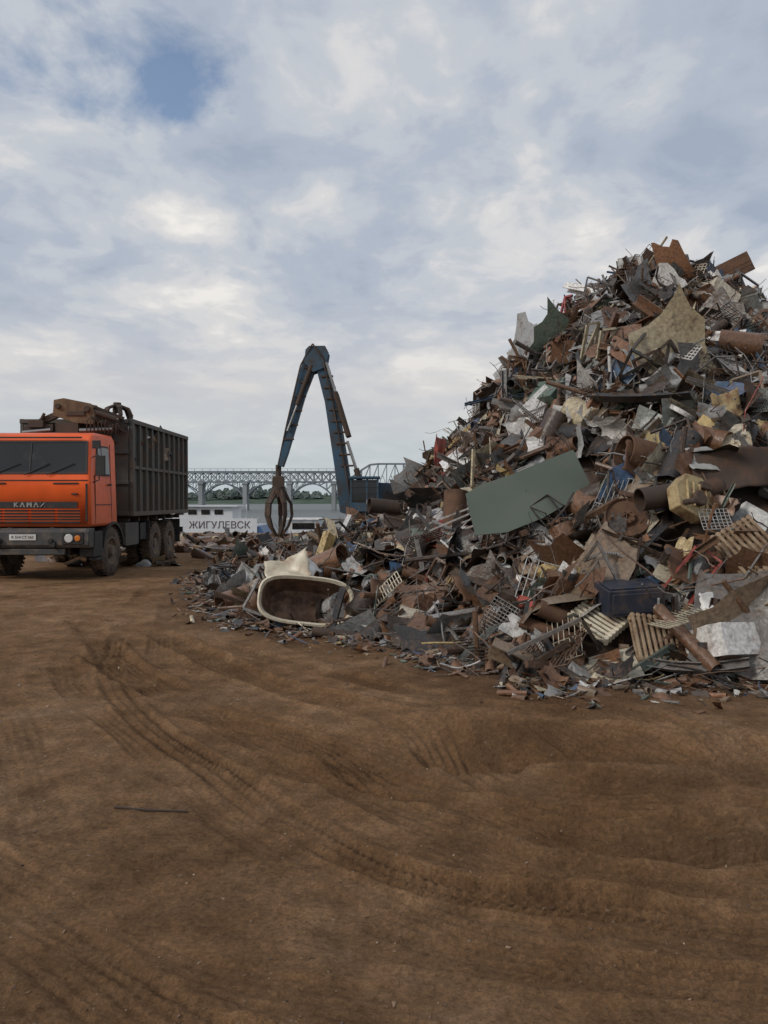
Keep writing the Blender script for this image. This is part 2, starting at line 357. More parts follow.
rf=ramp(nt,[(.35,(.08,.105,.095)),(.65,(.14,.17,.15))]); nt.links.new(tn.outputs['Fac'],rf.inputs[0]); nt.links.new(rf.outputs[0],b.inputs['Base Color'])  # bluish green with haze painted into the foliage colour
w=MB()
for i in range(900):
    x=R.uniform(-900,500); y=1420+R.uniform(0,90); h=R.uniform(8,17)*(1+.35*math.sin(x*.02)); r_=R.uniform(4,9); z=R.uniform(2,6)
    pts=[]
    for k in range(3):
        rr=r_*(1,.85,.35)[k]; zz=z+h*(.15,.6,.95)[k]
        for j in range(7): a=2*math.pi*j/7+k; q_=rr*R.uniform(.7,1.2); pts.append((x+q_*math.cos(a),y+q_*math.sin(a),zz+R.uniform(-1,1)))
    w.add(pts,[(k*7+j,k*7+(j+1)%7,(k+1)*7+(j+1)%7,(k+1)*7+j) for k in range(2) for j in range(7)]+[tuple(range(14,21)),tuple(range(6,-1,-1))])
w.obj('distant_trees',[m],smooth=False,recalc=False)

# ------------------------------------------------------------------ scrap pieces
PV=[];PF=[];PC=[];pn=0
def rust(): 
    k=R.random(); 
    return (.115+.11*k,.060+.055*k,.034+.030*k)
PAL=[(22,lambda:rust()),(18,lambda:(.055,.038,.029)),(15,lambda:(.028,.027,.027)),(21,lambda:(lambda v:(v,v*1.0,v*.98))(R.uniform(.10,.30))),
 (11,lambda:(lambda v:(v,v*.98,v*.94))(R.uniform(.42,.72))),(5,lambda:(.50,.43,.29)),(4.5,lambda:(.10,.135,.11)),(3.4,lambda:(.055,.10,.17)),(.8,lambda:(.33,.06,.045)),(2.4,lambda:(.38,.28,.12)),(9,lambda:(.23,.17,.115))]
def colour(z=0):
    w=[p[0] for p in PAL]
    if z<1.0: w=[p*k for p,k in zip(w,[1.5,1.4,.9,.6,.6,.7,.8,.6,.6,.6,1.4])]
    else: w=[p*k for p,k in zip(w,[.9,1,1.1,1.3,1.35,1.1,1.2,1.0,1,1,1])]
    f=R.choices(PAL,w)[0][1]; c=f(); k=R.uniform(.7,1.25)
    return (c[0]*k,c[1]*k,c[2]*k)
def put(V,F,col,X):
    global pn
    V=np.asarray(V,float); A4=np.array(X)
    W=V@A4[:3,:3].T+A4[:3,3]
    PV.append(W); PF.extend([tuple(i+pn for i in f) for f in F]); PC.append(np.tile(np.array([*col,1.]),(len(V),1))); pn+=len(V)
def gridF(a,b,o=0): return [(o+i*b+j,o+i*b+j+1,o+(i+1)*b+j+1,o+(i+1)*b+j) for i in range(a-1) for j in range(b-1)]
def p_sheet(w,l,flat=False):
    n=6; k=R.uniform(-2.2,2.2)/max(w,l); th=R.uniform(0,3.14); fold=R.uniform(-.3,.3)*w; fa=R.uniform(0,3.14); fs=R.choice([0,0,1])*R.uniform(.3,1.2)
    V=[]; s1,s2=R.uniform(0,9),R.uniform(0,9); cr=R.uniform(.01,.09)*min(w,l)
    lo_,hi_=.82,1.08
    if flat: k*=.2; cr*=.3; lo_,hi_=.97,1.0
    for i in range(n):
        for j in range(n):
            x=(i/(n-1)-.5)*w; y=(j/(n-1)-.5)*l
            if i in(0,n-1) : x*=R.uniform(lo_,hi_)
            if j in(0,n-1) : y*=R.uniform(lo_,hi_)
            u=x*math.cos(th)+y*math.sin(th); z=k*u*u*.5
            g=x*math.cos(fa)+y*math.sin(fa)-fold
            if g>0: z+=fs*g
            z+=cr*(math.sin(x*9/w+s1)*math.cos(y*8/l+s2)+R.uniform(-.5,.5))
            V.append((x,y,z))
    return V,gridF(n,n)
def p_rod(l,r,bend,n=5,seg=7):
    P=[];p=Vector((-l/2,0,0));d=Vector((1,0,0)); a=Vector((0,R.uniform(-1,1),R.uniform(-1,1)))*bend/seg
    for i in range(seg+1):
        P.append(p.copy()); p=p+d*(l/seg); d=(d+a+Vector((R.uniform(-1,1),R.uniform(-1,1),R.uniform(-1,1)))*bend*.25).normalized()
    V=[];F=[]
    for i,p in enumerate(P):
        d=(P[min(i+1,seg)]-P[max(i-1,0)]).normalized(); s=d.cross(Vector((.1,.2,1))).normalized(); t=d.cross(s)
        for k in range(n):
            q=p+s*(r*math.cos(2*math.pi*k/n))+t*(r*math.sin(2*math.pi*k/n)); V.append(tuple(q))
    for i in range(seg):
        for k in range(n): F.append((i*n+k,i*n+(k+1)%n,(i+1)*n+(k+1)%n,(i+1)*n+k))
    F.append(tuple(range(n-1,-1,-1))); F.append(tuple(range(seg*n,seg*n+n)))
    return V,F
def p_prof(l,w,kind,bend=.1):
    t=w*.12
    if kind=='L': pl=[(0,0),(w,0),(w,t),(t,t),(t,w),(0,w)]
    elif kind=='U': pl=[(-w/2,0),(w/2,0),(w/2,w*.6),(w/2-t,w*.6),(w/2-t,t),(-w/2+t,t),(-w/2+t,w*.6),(-w/2,w*.6)]
    elif kind=='I': h=w*.6; pl=[(-w/2,-h),(w/2,-h),(w/2,-h+t),(t/2,-h+t),(t/2,h-t),(w/2,h-t),(w/2,h),(-w/2,h),(-w/2,h-t),(-t/2,h-t),(-t/2,-h+t),(-w/2,-h+t)]
    else: pl=[(-w/2,-w/3),(w/2,-w/3),(w/2,w/3),(-w/2,w/3)]
    n=len(pl); seg=4; V=[];F=[]; b1=R.uniform(-bend,bend)*l; tw=R.uniform(-bend,bend)*3
    for i in range(seg+1):
        s=i/seg-.5; o=b1*4*s*s
        c,sn=math.cos(tw*s),math.sin(tw*s)
        for y,z in pl: V.append((s*l,y*c-z*sn+o,y*sn+z*c))
    for i in range(seg):
        for k in range(n): F.append((i*n+k,i*n+(k+1)%n,(i+1)*n+(k+1)%n,(i+1)*n+k))
    F.append(tuple(range(n-1,-1,-1))); F.append(tuple(range(seg*n,seg*n+n)))
    return V,F
def p_tube(r,l,n=14,dent=.06,inner=.88,closed=False):
    V=[];F=[]; seg=3
    for i in range(seg+1):
        for k in range(n):
            a=2*math.pi*k/n; rr=r*(1+R.uniform(-dent,dent)); V.append(((i/seg-.5)*l,rr*math.cos(a),rr*math.sin(a)))
    for i in range(seg):
        for k in range(n): F.append((i*n+k,i*n+(k+1)%n,(i+1)*n+(k+1)%n,(i+1)*n+k))
    if closed: F.append(tuple(range(n-1,-1,-1))); F.append(tuple(range(seg*n,seg*n+n)))
    else:
        o=len(V)
        for x in (-.5,.5):
            for k in range(n):
                a=2*math.pi*k/n; V.append((x*l,r*inner*math.cos(a),r*inner*math.sin(a)))
        for k in range(n):
            k2=(k+1)%n
            F.append((o+k,o+k2,o+n+k2,o+n+k)); F.append((k,k2,o+k2,o+k)); F.append((seg*n+k,seg*n+k2,o+n+k2,o+n+k))
    return V,F
def p_crumple(w,l,h,j=.16):
    V=[];F=[];n=4; s=[R.uniform(0,6) for _ in range(6)]
    def d(p):
        x,y,z=p
        return ((x+j*math.sin(5*y+s[0])*math.cos(4*z+s[1]))*w,(y+j*math.sin(5*z+s[2])*math.cos(4*x+s[3]))*l,(z+j*math.sin(5*x+s[4])*math.cos(4*y+s[5]))*h)
    for ax in range(3):
        for sg in (-.5,.5):
            if ax==2 and sg>0 and R.random()<.5: continue
            o=len(V)
            for a in range(n):
                for b in range(n):
                    u=a/(n-1)-.5;v=b/(n-1)-.5; p=[0,0,0]; p[ax]=sg; p[(ax+1)%3]=u; p[(ax+2)%3]=v; V.append(d(p))
            F+=gridF(n,n,o)
    return V,F
def p_corr(w,l,a,nr):
    V=[];n=nr*2+1; cv=R.uniform(-.3,.3)
    for i in range(n):
        x=(i/(n-1)-.5)*w
        for j in range(4):
            y=(j/3-.5)*l; V.append((x,y,(a if i%2 else -a)+cv*y*y+cv*.5*x*x))
    return V,gridF(n,4)
def p_frag(s):
    n=R.randint(3,6); t=s*R.uniform(.03,.2); A=sorted(R.uniform(0,2*math.pi) for _ in range(n))
    rr=[s*R.uniform(.35,.65) for _ in range(n)]; tl=R.uniform(-.3,.3)
    V=[(r*math.cos(a),r*math.sin(a)*.7,-t/2+tl*r*math.cos(a)) for a,r in zip(A,rr)]; V+=[(x,y,z+t) for x,y,z in V]
    return V,[tuple(range(n-1,-1,-1)),tuple(range(n,2*n))]+[(i,(i+1)%n,(i+1)%n+n,i+n) for i in range(n)]
def p_ring(r,w):
    V=[];F=[];n=18; pr=[(-w,r),(-w*.8,r*1.08),(w*.8,r*1.08),(w,r),(w*.3,r*.85),(w*.2,r*.3),(w*.5,r*.2),(w*.5,0.01)]
    k=len(pr)
    for i in range(n):
        a=2*math.pi*i/n
        for x,q in pr: V.append((q*math.cos(a),q*math.sin(a),x))
    for i in range(n):
        for j in range(k-1): F.append((i*k+j,i*k+j+1,((i+1)%n)*k+j+1,((i+1)%n)*k+j))
    return V,F
def bars(segs,r):
    V=[];F=[]
    for a,b in segs:
        a=Vector(a);b=Vector(b);d=(b-a)
        if d.length<1e-5: continue
        d.normalize(); s=d.cross(Vector((.13,.21,1))).normalized()*r; t=d.cross(s).normalized()*r; o=len(V)
        for p in (a,b):
            for u,v in ((1,1),(-1,1),(-1,-1),(1,-1)): V.append(tuple(p+s*u+t*v))
        F+=[(o+i,o+(i+1)%4,o+(i+1)%4+4,o+i+4) for i in range(4)]
    return V,F
def p_mesh(w,l,st,r):
    cv=R.uniform(-.6,.6); tw=R.uniform(-.5,.5)
    def P(x,y): return (x,y,cv*x*x+tw*x*y)
    S=[]; nx=max(2,int(w/st)); ny=max(2,int(l/st))
    for i in range(nx+1):
        x=-w/2+w*i/nx
        for j in range(3): S.append((P(x,-l/2+l*j/3),P(x,-l/2+l*(j+1)/3)))
    for j in (range(ny+1) if R.random()<.5 else (0,ny//2,ny)):
        y=-l/2+l*j/ny
        for i in range(3): S.append((P(-w/2+w*i/3,y),P(-w/2+w*(i+1)/3,y)))
    return bars(S,r)
def p_frame(w,l,h,r):
    c=[(x*w/2,y*l/2,z*h/2) for x in(-1,1) for y in(-1,1) for z in(-1,1)]
    c=[(x+R.uniform(-.08,.08)*w,y+R.uniform(-.08,.08)*l,z+R.uniform(-.08,.08)*h) for x,y,z in c]
    E_=[(0,1),(2,3),(4,5),(6,7),(0,2),(1,3),(4,6),(5,7),(0,4),(1,5),(2,6),(3,7),(0,3),(4,7)]
    R.shuffle(E_); S=[(c[a],c[b]) for a,b in E_[:R.randint(7,13)]]
    return bars(S,r)
def orient(x,y,lift,tilt,nrm=None,z=None):
    nrm=nrm or hnorm(x,y)
    n=(nrm+Vector((R.gauss(0,tilt),R.gauss(0,tilt),R.gauss(0,tilt)))).normalized()
    q=n.to_track_quat('Z','X').to_matrix().to_4x4()@Matrix.Rotation(R.uniform(0,6.283),4,'Z')
    p=Vector((x,y,(hh(x,y) if z is None else z)))+nrm*lift
    return Matrix.Translation(p)@q
EX=[]
for az,el,r in [(.13,.0,.36),(.17,.005,.45),(.205,.02,.42),(.24,.03,.34),(.14,-.03,.32),(.20,.05,.3),(.283,-.037,.22),(.37,-.012,.25),(.295,-.128,.24),(.086,-.028,.18),(.333,-.188,.2),(.262,-.163,.2),(.44,.028,.3),(.124,-.146,.1)]:
    p,_=resting(az,el); EX.append((p.x,p.y-.22,r))
EX+=[(-1.3,10.05,.3),(-.95,10.0,.35),(-.6,9.95,.28)]
def samp(big=True):
    while True:
        if R.random()<.3: x=R.uniform(-4,2.5); y=R.uniform(8.2,18)
        else: x=R.uniform(.6,11.5); y=R.uniform(6.7,17.0)
        if tab(DT,x,y)<-.05: continue
        if x>.62*y+.8: continue
        if any((x-a)**2+(y-b)**2<r*r for a,b,r in EX): continue
        return x,y
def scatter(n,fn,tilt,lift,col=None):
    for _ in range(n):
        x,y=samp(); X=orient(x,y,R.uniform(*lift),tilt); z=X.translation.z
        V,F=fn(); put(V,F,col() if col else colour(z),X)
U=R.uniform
def pale():
    v=U(.38,.72); return R.choice([(v,v*.98,v*.94),(v*.5,v*.51,v*.5),(v,v*.9,v*.68),(v*.3,v*.33,v*.3)])
def dark(): return R.choice([(.03,.028,.026),(.055,.037,.028),(.10,.056,.035),(.13,.075,.045),(.14,.13,.12)])
def rodc(): return dark() if R.random()<.68 else colour(2)
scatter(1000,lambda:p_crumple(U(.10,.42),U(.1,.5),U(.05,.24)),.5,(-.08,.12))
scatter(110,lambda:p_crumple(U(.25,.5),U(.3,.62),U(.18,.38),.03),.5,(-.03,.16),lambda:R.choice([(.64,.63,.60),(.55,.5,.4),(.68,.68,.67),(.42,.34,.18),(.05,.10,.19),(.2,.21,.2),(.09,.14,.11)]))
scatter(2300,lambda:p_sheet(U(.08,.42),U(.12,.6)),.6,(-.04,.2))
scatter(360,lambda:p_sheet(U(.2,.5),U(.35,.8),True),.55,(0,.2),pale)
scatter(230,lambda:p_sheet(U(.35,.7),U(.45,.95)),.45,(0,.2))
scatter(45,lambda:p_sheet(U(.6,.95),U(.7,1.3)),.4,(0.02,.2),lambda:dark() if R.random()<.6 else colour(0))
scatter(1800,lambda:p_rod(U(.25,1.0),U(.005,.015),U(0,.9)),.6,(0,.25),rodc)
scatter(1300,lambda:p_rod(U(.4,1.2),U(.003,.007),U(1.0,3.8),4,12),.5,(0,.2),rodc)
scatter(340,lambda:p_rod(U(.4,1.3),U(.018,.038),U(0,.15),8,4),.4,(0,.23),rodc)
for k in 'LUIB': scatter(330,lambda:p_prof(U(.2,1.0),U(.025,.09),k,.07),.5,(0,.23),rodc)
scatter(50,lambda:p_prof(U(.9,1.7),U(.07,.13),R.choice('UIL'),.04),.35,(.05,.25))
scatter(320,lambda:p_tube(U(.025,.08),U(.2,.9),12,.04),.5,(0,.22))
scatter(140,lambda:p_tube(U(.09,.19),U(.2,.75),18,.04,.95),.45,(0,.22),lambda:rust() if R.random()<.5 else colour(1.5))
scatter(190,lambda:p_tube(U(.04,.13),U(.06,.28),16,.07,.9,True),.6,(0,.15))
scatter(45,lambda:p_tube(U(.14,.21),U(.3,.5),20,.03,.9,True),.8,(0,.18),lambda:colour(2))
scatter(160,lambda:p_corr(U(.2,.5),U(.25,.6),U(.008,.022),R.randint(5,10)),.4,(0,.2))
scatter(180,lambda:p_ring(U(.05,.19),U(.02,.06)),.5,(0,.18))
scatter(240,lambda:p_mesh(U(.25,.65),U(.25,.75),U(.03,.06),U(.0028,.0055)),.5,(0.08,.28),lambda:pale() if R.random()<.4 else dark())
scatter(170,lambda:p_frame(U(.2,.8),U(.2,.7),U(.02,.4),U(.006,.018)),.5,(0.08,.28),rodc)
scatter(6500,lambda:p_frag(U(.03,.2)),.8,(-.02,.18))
for _ in range(60):
    x,y=samp(); c=colour(0) if R.random()<.4 else (.05,.035,.03)
    for k in range(12):
        V,F=p_rod(U(.4,.9),U(.002,.005),U(2.5,5),4,14); put(V,F,c,orient(x+U(-.15,.15),y+U(-.15,.15),U(.03,.18),1.0))
for _ in range(190):
    t=U(0,1)
    if t<.5: x=1.4+3.3*t*2; y=14.0+U(-.8,.8)
    else: x=CRX+(t-.5)*10; y=14.2+U(-.8,.5)
    if 5.4<x<6.7: continue
    k=R.random(); n_=Vector((U(-.9,.6),U(-.3,.3),U(0,.8))).normalized(); 
    X=Matrix.Translation((x,y,hh(x,y)+U(.05,.2)))@n_.to_track_quat('X','Z').to_matrix().to_4x4()@Matrix.Rotation(U(0,6),4,'X')
    V,F=(p_rod(U(.4,1.0),U(.010,.022),U(0,1.0)) if k<.24 else p_prof(U(.5,1.0),U(.04,.1),R.choice('LU'),.06) if k<.48 else p_frame(U(.4,.9),U(.2,.5),U(.05,.3),U(.010,.018)) if k<.68 else p_mesh(U(.4,.6),U(.4,.7),.05,.005) if k<.74 else p_sheet(U(.2,.45),U(.3,.55)) if k<.92 else p_crumple(U(.2,.4),U(.2,.4),.2))
    put(V,F,dark() if R.random()<.55 else colour(3),X)
edge=[POLY[i] for i in range(0,12)]
for _ in range(2800):
    i=R.randrange(len(edge)-1); t=R.random(); a=edge[i]*(1-t)+edge[i+1]*t; e=edge[i+1]-edge[i]; nn=np.array([-e[1],e[0]])/np.hypot(*e)*-1
    o=R.gauss(0,.28); o=o+abs(R.gauss(0,.18)); x,y=a[0]+nn[0]*o,a[1]+nn[1]*o
    if x>9: continue
    z=max(gh(x,y),hh(x,y)); X=orient(x,y,.01,.25,Vector((0,0,1)),z)
    k=R.random()
    V,F=(p_frag(U(.02,.13)) if k<.62 else p_sheet(U(.05,.2),U(.06,.25)) if k<.75 else p_rod(U(.1,.5),U(.003,.010),U(0,1.0)) if k<.93 else p_tube(U(.015,.04),U(.1,.25),10))
    put(V,F,colour(0),X)
for _ in range(700):
    x=U(-12,1); y=U(19,36) ; 
    if R.random()>.25+.75*(y>25): continue
    z=gh(x,y); X=orient(x,y,.03,.25,Vector((0,0,1)),z); k=R.random()
    V,F=(p_sheet(U(.2,.6),U(.2,.7)) if k<.4 else p_crumple(U(.2,.5),U(.3,.6),U(.1,.3)) if k<.7 else p_rod(U(.5,1.5),U(.01,.03),U(0,.5)) if k<.85 else p_tube(U(.06,.15),U(.3,1.0)))
    put(V,F,dark() if R.random()<.5 else colour(0),X)
heap=empty('scrap_metal_heap',(5,13,0))
V=np.concatenate(PV); C=np.concatenate(PC)
me=bpy.data.meshes.new('scrap_pieces'); me.from_pydata((V-np.array([5,13,0])).tolist(),[],PF)
a=me.attributes.new('col','FLOAT_COLOR','POINT'); a.data.foreach_set('color',C.astype(np.float32).ravel())
me.polygons.foreach_set('use_smooth',np.ones(len(me.polygons),bool)); me.set_sharp_from_angle(angle=math.radians(35))
o=bpy.data.objects.new('scrap_pieces',me); scene.collection.objects.link(o); o.parent=heap
m,nt,b=newmat('mixed_scrap'); L=nt.links
at=N(nt,'ShaderNodeAttribute',attribute_name='col'); tc=N(nt,'ShaderNodeNewGeometry')
n1=N(nt,'ShaderNodeTexNoise'); n1.inputs['Scale'].default_value=7; n1.inputs['Detail'].default_value=9; n1.inputs['Roughness'].default_value=.75; L.new(tc.outputs['Position'],n1.inputs['Vector'])
r=ramp(nt,[(.50,0.0),(.66,1.0)]); L.new(n1.outputs['Fac'],r.inputs[0])
rm=N(nt,'ShaderNodeMath',operation='MULTIPLY'); L.new(r.outputs[0],rm.inputs[0]); rm.inputs[1].default_value=.7
n2=N(nt,'ShaderNodeTexNoise'); n2.inputs['Scale'].default_value=26; n2.inputs['Detail'].default_value=6; L.new(tc.outputs['Position'],n2.inputs['Vector'])
rc=ramp(nt,[(.35,(.045,.028,.019)),(.6,(.155,.082,.046))]); L.new(n2.outputs['Fac'],rc.inputs[0])
c=mixc(nt,rm.outputs[0],at.outputs['Color'],rc.outputs[0])
r4=ramp(nt,[(.3,.7),(.7,1.25)]); L.new(n2.outputs['Fac'],r4.inputs[0]); c=mixc(nt,1,c,r4.outputs[0],'MULTIPLY')
sp=N(nt,'ShaderNodeSeparateXYZ'); L.new(tc.outputs['Normal'],sp.inputs[0])
du=N(nt,'ShaderNodeMapRange'); du.inputs[1].default_value=.5; du.inputs[2].default_value=1; du.inputs[3].default_value=0; du.inputs[4].default_value=.3; L.new(sp.outputs[2],du.inputs[0])
dm=N(nt,'ShaderNodeMath',operation='MULTIPLY'); L.new(du.outputs[0],dm.inputs[0]); L.new(n1.outputs['Fac'],dm.inputs[1])
c=mixc(nt,dm.outputs[0],c,(.25,.175,.11))
L.new(c,b.inputs['Base Color'])
rr=N(nt,'ShaderNodeMapRange'); rr.inputs[3].default_value=.36; rr.inputs[4].default_value=.9; L.new(rm.outputs[0],rr.inputs[0]); L.new(rr.outputs[0],b.inputs['Roughness']); b.inputs['Specular IOR Level'].default_value=.5
bp=N(nt,'ShaderNodeBump'); bp.inputs['Strength'].default_value=.35; bp.inputs['Distance'].default_value=.02; L.new(n2.outputs['Fac'],bp.inputs['Height']); L.new(bp.outputs[0],b.inputs['Normal'])
me.materials.append(m); scrapmat=m
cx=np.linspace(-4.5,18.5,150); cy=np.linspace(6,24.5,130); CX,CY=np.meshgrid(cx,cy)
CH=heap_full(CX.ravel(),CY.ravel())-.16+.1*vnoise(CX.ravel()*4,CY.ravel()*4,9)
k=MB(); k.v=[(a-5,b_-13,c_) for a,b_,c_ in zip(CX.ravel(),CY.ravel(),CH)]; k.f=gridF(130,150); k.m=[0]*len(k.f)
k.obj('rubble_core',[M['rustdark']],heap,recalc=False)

# ------------------------------------------------------------------ recognisable scrap items
def face_frame(p,right,up):
    r=Vector(right).normalized(); u=Vector(up); u=(u-r*u.dot(r)).normalized(); n=r.cross(u)
    return Matrix(((r.x,u.x,n.x,p.x),(r.y,u.y,n.y,p.y),(r.z,u.z,n.z,p.z),(0,0,0,1)))
p,Y=resting(.182,.008); s=Y/800
mb=MB(); out=[(-66,-4),(-60,-48),(-28,-45),(10,-30),(46,-10),(64,8),(52,46),(22,34),(-20,16),(-50,6)]
s*=.90
pl=[(a*s,b_*s*1.02) for a,b_ in out]
mb.prism(pl,-.006,.006,0,'z')
mb.obj('metal_sheet',[M['green']],X=face_frame(p+Vector((-.17,-.92,.03)),(1,.10,.0),(0,.42,.9)))
p=Vector((-.98,10.0,.34))
mb=MB(); n=40
def rr_(a,w,h,e=3.2):
    c,s_=math.cos(a),math.sin(a); return (w*math.copysign(abs(c)**(2/e),c),h*math.copysign(abs(s_)**(2/e),s_))
rings=[(.60,.32,.02,1),(.58,.30,.035,1),(.55,.27,.0,0),(.51,.25,-.18,0),(.43,.20,-.33,0),(.24,.12,-.37,0)]
VV=[]
for w_,h_,z_,_ in rings:
    for i in range(n): x_,y_=rr_(2*math.pi*i/n,w_,h_); VV.append((x_,y_,z_+.03*math.sin(2*math.pi*i/n*1+1)*(x_/.6)))
FF=[];MM=[]
for j in range(len(rings)-1):
    for i in range(n): FF.append((j*n+i,j*n+(i+1)%n,(j+1)*n+(i+1)%n,(j+1)*n+i)); MM.append(0 if j<2 else 1)
FF.append(tuple((len(rings)-1)*n+i for i in range(n))); MM.append(1)
o=len(VV)
for w_,h_,z_ in [(.60,.32,.0),(.565,.29,-.02),(.54,.28,-.19),(.46,.23,-.36),(.25,.14,-.40)]:
    for i in range(n): x_,y_=rr_(2*math.pi*i/n,w_,h_); VV.append((x_,y_,z_))
for j in range(4):
    for i in range(n): FF.append((o+j*n+i,o+(j+1)*n+i,o+(j+1)*n+(i+1)%n,o+j*n+(i+1)%n)); MM.append(0)
FF.append(tuple(o+4*n+i for i in range(n))[::-1]); MM.append(0)
for i in range(n): FF.append((i,(i+1)%n,o+(i+1)%n,o+i)); MM.append(0)
mb.v=VV;mb.f=FF;mb.m=MM
mb.obj('bathtub',[M['cream'],M['tubrust']],X=face_frame(p,(1,.12,-.12),(.1,.38,.92)),recalc=False)
def loose_sheet(name,p,w,l,mat,right,up,curl=.0,fold=0.,jit=.03,thick=.008):
    n=12; V=[]
    r_=random.Random(name+str(p))
    s1,s2,s3=[r_.uniform(0,6) for _ in range(3)]
    for i in range(n):
        for j in range(n):
            x=(i/(n-1)-.5)*w;y=(j/(n-1)-.5)*l
            if i in(0,n-1): x*=1-r_.uniform(0,.12)
            if j in(0,n-1): y*=1-r_.uniform(0,.12)
            z=curl*x*x+fold*max(0,y-.1*l+.3*x)+jit*(math.sin(7*x/w+s1)*math.cos(6*y/l+s2)+.5*math.sin(15*x/w+s3+8*y/l))
            V.append((x,y,z))
    mb=MB(); mb.add(V,gridF(n,n)); o=mb.obj(name,[mat],X=face_frame(Vector(p),right,up)); 
    sl=o.modifiers.new('s','SOLIDIFY'); sl.thickness=thick; return o
loose_sheet('crumpled_panel',(-1.25,10.35,.66),.6,.36,M['cream'],(1,.2,.12),(-.2,.8,.5),.6,.8,.03)
loose_sheet('crumpled_panel',(-1.05,10.5,.76),.4,.34,M['white'],(1,-.3,-.5),(.1,.6,.7),-.8,-.9,.03)
loose_sheet('crumpled_panel',(-2.3,13.2,.35),.35,.32,M['grey'],(1,-.3,-.7),(.1,.4,.9),.5,.7,.03)
def radiator(p,right,up,n,h,pitch=.06,d=.09,mat='rad'):
    mb=MB()
    for i in range(n):
        x=(i-(n-1)/2)*pitch
        for zz in (-d*.33,d*.33): mb.beam((x,-h/2,zz),(x,h/2,zz),pitch*.52,d*.30,0)
        for yy in (-h/2,h/2): mb.cyl((x,yy,-d*.5),(x,yy,d*.5),pitch*.44,0,10)
    for yy in (-h*.44,h*.44): mb.cyl((-(n/2)*pitch,yy,0),((n/2)*pitch,yy,0),.022,0,10)
    return mb.obj('cast_iron_radiator',[M[mat]],bevel=.006,X=face_frame(Vector(p),right,up))
def on(az,el,off=(0,-.1,.1)):
    p,Y=resting(az,el); return p+Vector(off),Y
p,Y=on(.333,-.188,(0,-.16,.12)); radiator(p,(1,.1,-.12),(-.35,.45,.6),8,.46,.055)
p,Y=on(.262,-.163,(0,-.16,.12)); radiator(p,(.75,.5,.45),(-.5,.5,.35),7,.42,.052,mat='cream')
p,Y=on(.447,-.075,(0,-.15,.12)); radiator(p,(.9,.2,.45),(-.5,.45,.6),8,.5,.062,mat='rad')
p,Y=on(.36,.050,(0,-.1,.1)); radiator(p,(.9,.2,-.1),(.1,.45,.7),6,.45,.055)
p,Y=on(.19,-.20,(0,-.1,.08)); radiator(p,(1,-.2,-.3),(.2,.6,.3),8,.36,.045,mat='rust')
def disc(name,p,R_,mat,nrm,w=.08,hub=True):
    mb=MB(); pr=[(-w,R_*.02),(-w,R_),(0,R_*1.04),(w,R_),(w*.6,R_*.93),(w*.45,R_*.4),(w*1.1,R_*.33),(w*1.1,R_*.16),(w*.5,R_*.14),(w*.5,.002)]
    q=Vector(nrm).normalized().to_track_quat('X','Z').to_matrix().to_4x4()
    mb.revolve(pr,36,0)
    for i in range(6):
        a=i*math.pi/3; mb.cyl((w*.4,R_*.25*math.cos(a),R_*.25*math.sin(a)),(w*1.3,R_*.25*math.cos(a),R_*.25*math.sin(a)),R_*.04,0,8)
    return mb.obj(name,[M[mat]],X=Matrix.Translation(p)@q)
p,Y=on(.283,-.037,(0,-.6,.12)); disc('rusty_wheel',p,20*Y/800,'rust',(-.1,-.85,.5))
p,Y=on(.124,-.146,(0,-.25,.05)); disc('wheel_cover',p,10*Y/800,'grey',(.1,-.8,.5),.03)
p,Y=on(.43,.06,(0,-.2,.05)); disc('wheel_cover',p,14*Y/800,'cream',(-.3,-.7,.6),.04)
def pipe(p,d,r,l,mat='rust',name='steel_pipe',th=.93):
    mb=MB(); d=Vector(d).normalized(); q=d.to_track_quat('X','Z').to_matrix().to_4x4()
    mb.revolve([(-l/2,r*th),(-l/2,r),(l/2,r),(l/2,r*th),(-l/2,r*th)],28,0)
    return mb.obj(name,[M[mat]],X=Matrix.Translation(p)@q)
p,Y=on(.086,-.028,(0,-.3,.0)); pipe(p,(.05,.2,1),.155,.85)
p,Y=on(.32,.035,(0,-.2,.15)); pipe(p,(1,.3,-.25),.20,.6)
p,Y=on(-.02,-.175,(0,-.1,.03)); pipe(p,(1,-.1,-.12),.055,1.3,'rustdark')
p,Y=on(.10,-.166,(0,-.15,.06)); pipe(p,(1,.15,-.25),.06,.9)
p,Y=on(.225,-.16,(0,-.15,.1)); pipe(p,(1,.3,-.45),.08,.7,'rust')
p,Y=on(.205,-.175,(0,-.15,.1)); pipe(p,(1,-.3,-.35),.065,.6,'rust')
p,Y=on(.36,-.01,(0,-.2,.15)); pipe(p,(1,.2,.15),.12,.9,'rustdark')
p,Y=on(.012,-.018,(0,0,.12)); pipe(p,(1,.3,-.1),.13,.9,'rustdark')
p,Y=on(.295,-.128,(0,-.3,.08)); mb=MB(); mb.box((0,0,0),(.55,.36,.25)); mb.box((0,-.185,0),(.48,.012,.19),0); mb.box((.2,-.195,0),(.02,.02,.08),1); mb.box((0,.0,.135),(.5,.3,.02),0)
mb.obj('metal_cabinet',[M['navy'],M['grey']],bevel=.015,X=Matrix.Translation(p)@Euler((.15,-.05,.12)).to_matrix().to_4x4())
p,Y=on(.37,-.012,(0,-.3,.12)); mb=MB(); mb.prism([(-.22,-.18),(.05,-.25),(.2,-.2),(.25,.05),(.1,.24),(-.12,.22),(-.25,.05)],-.07,.08,0,'y')
for i in range(4): mb.box((-.12+.08*i,-.08,.0),(.025,.03,.28),0)
mb.cyl((0,-.09,-.05),(0,-.14,-.05),.08,1,18); mb.box((.1,-.09,.13),(.12,.05,.08),1); mb.cyl((-.15,-.05,-.12),(-.2,-.25,-.2),.03,1,10)
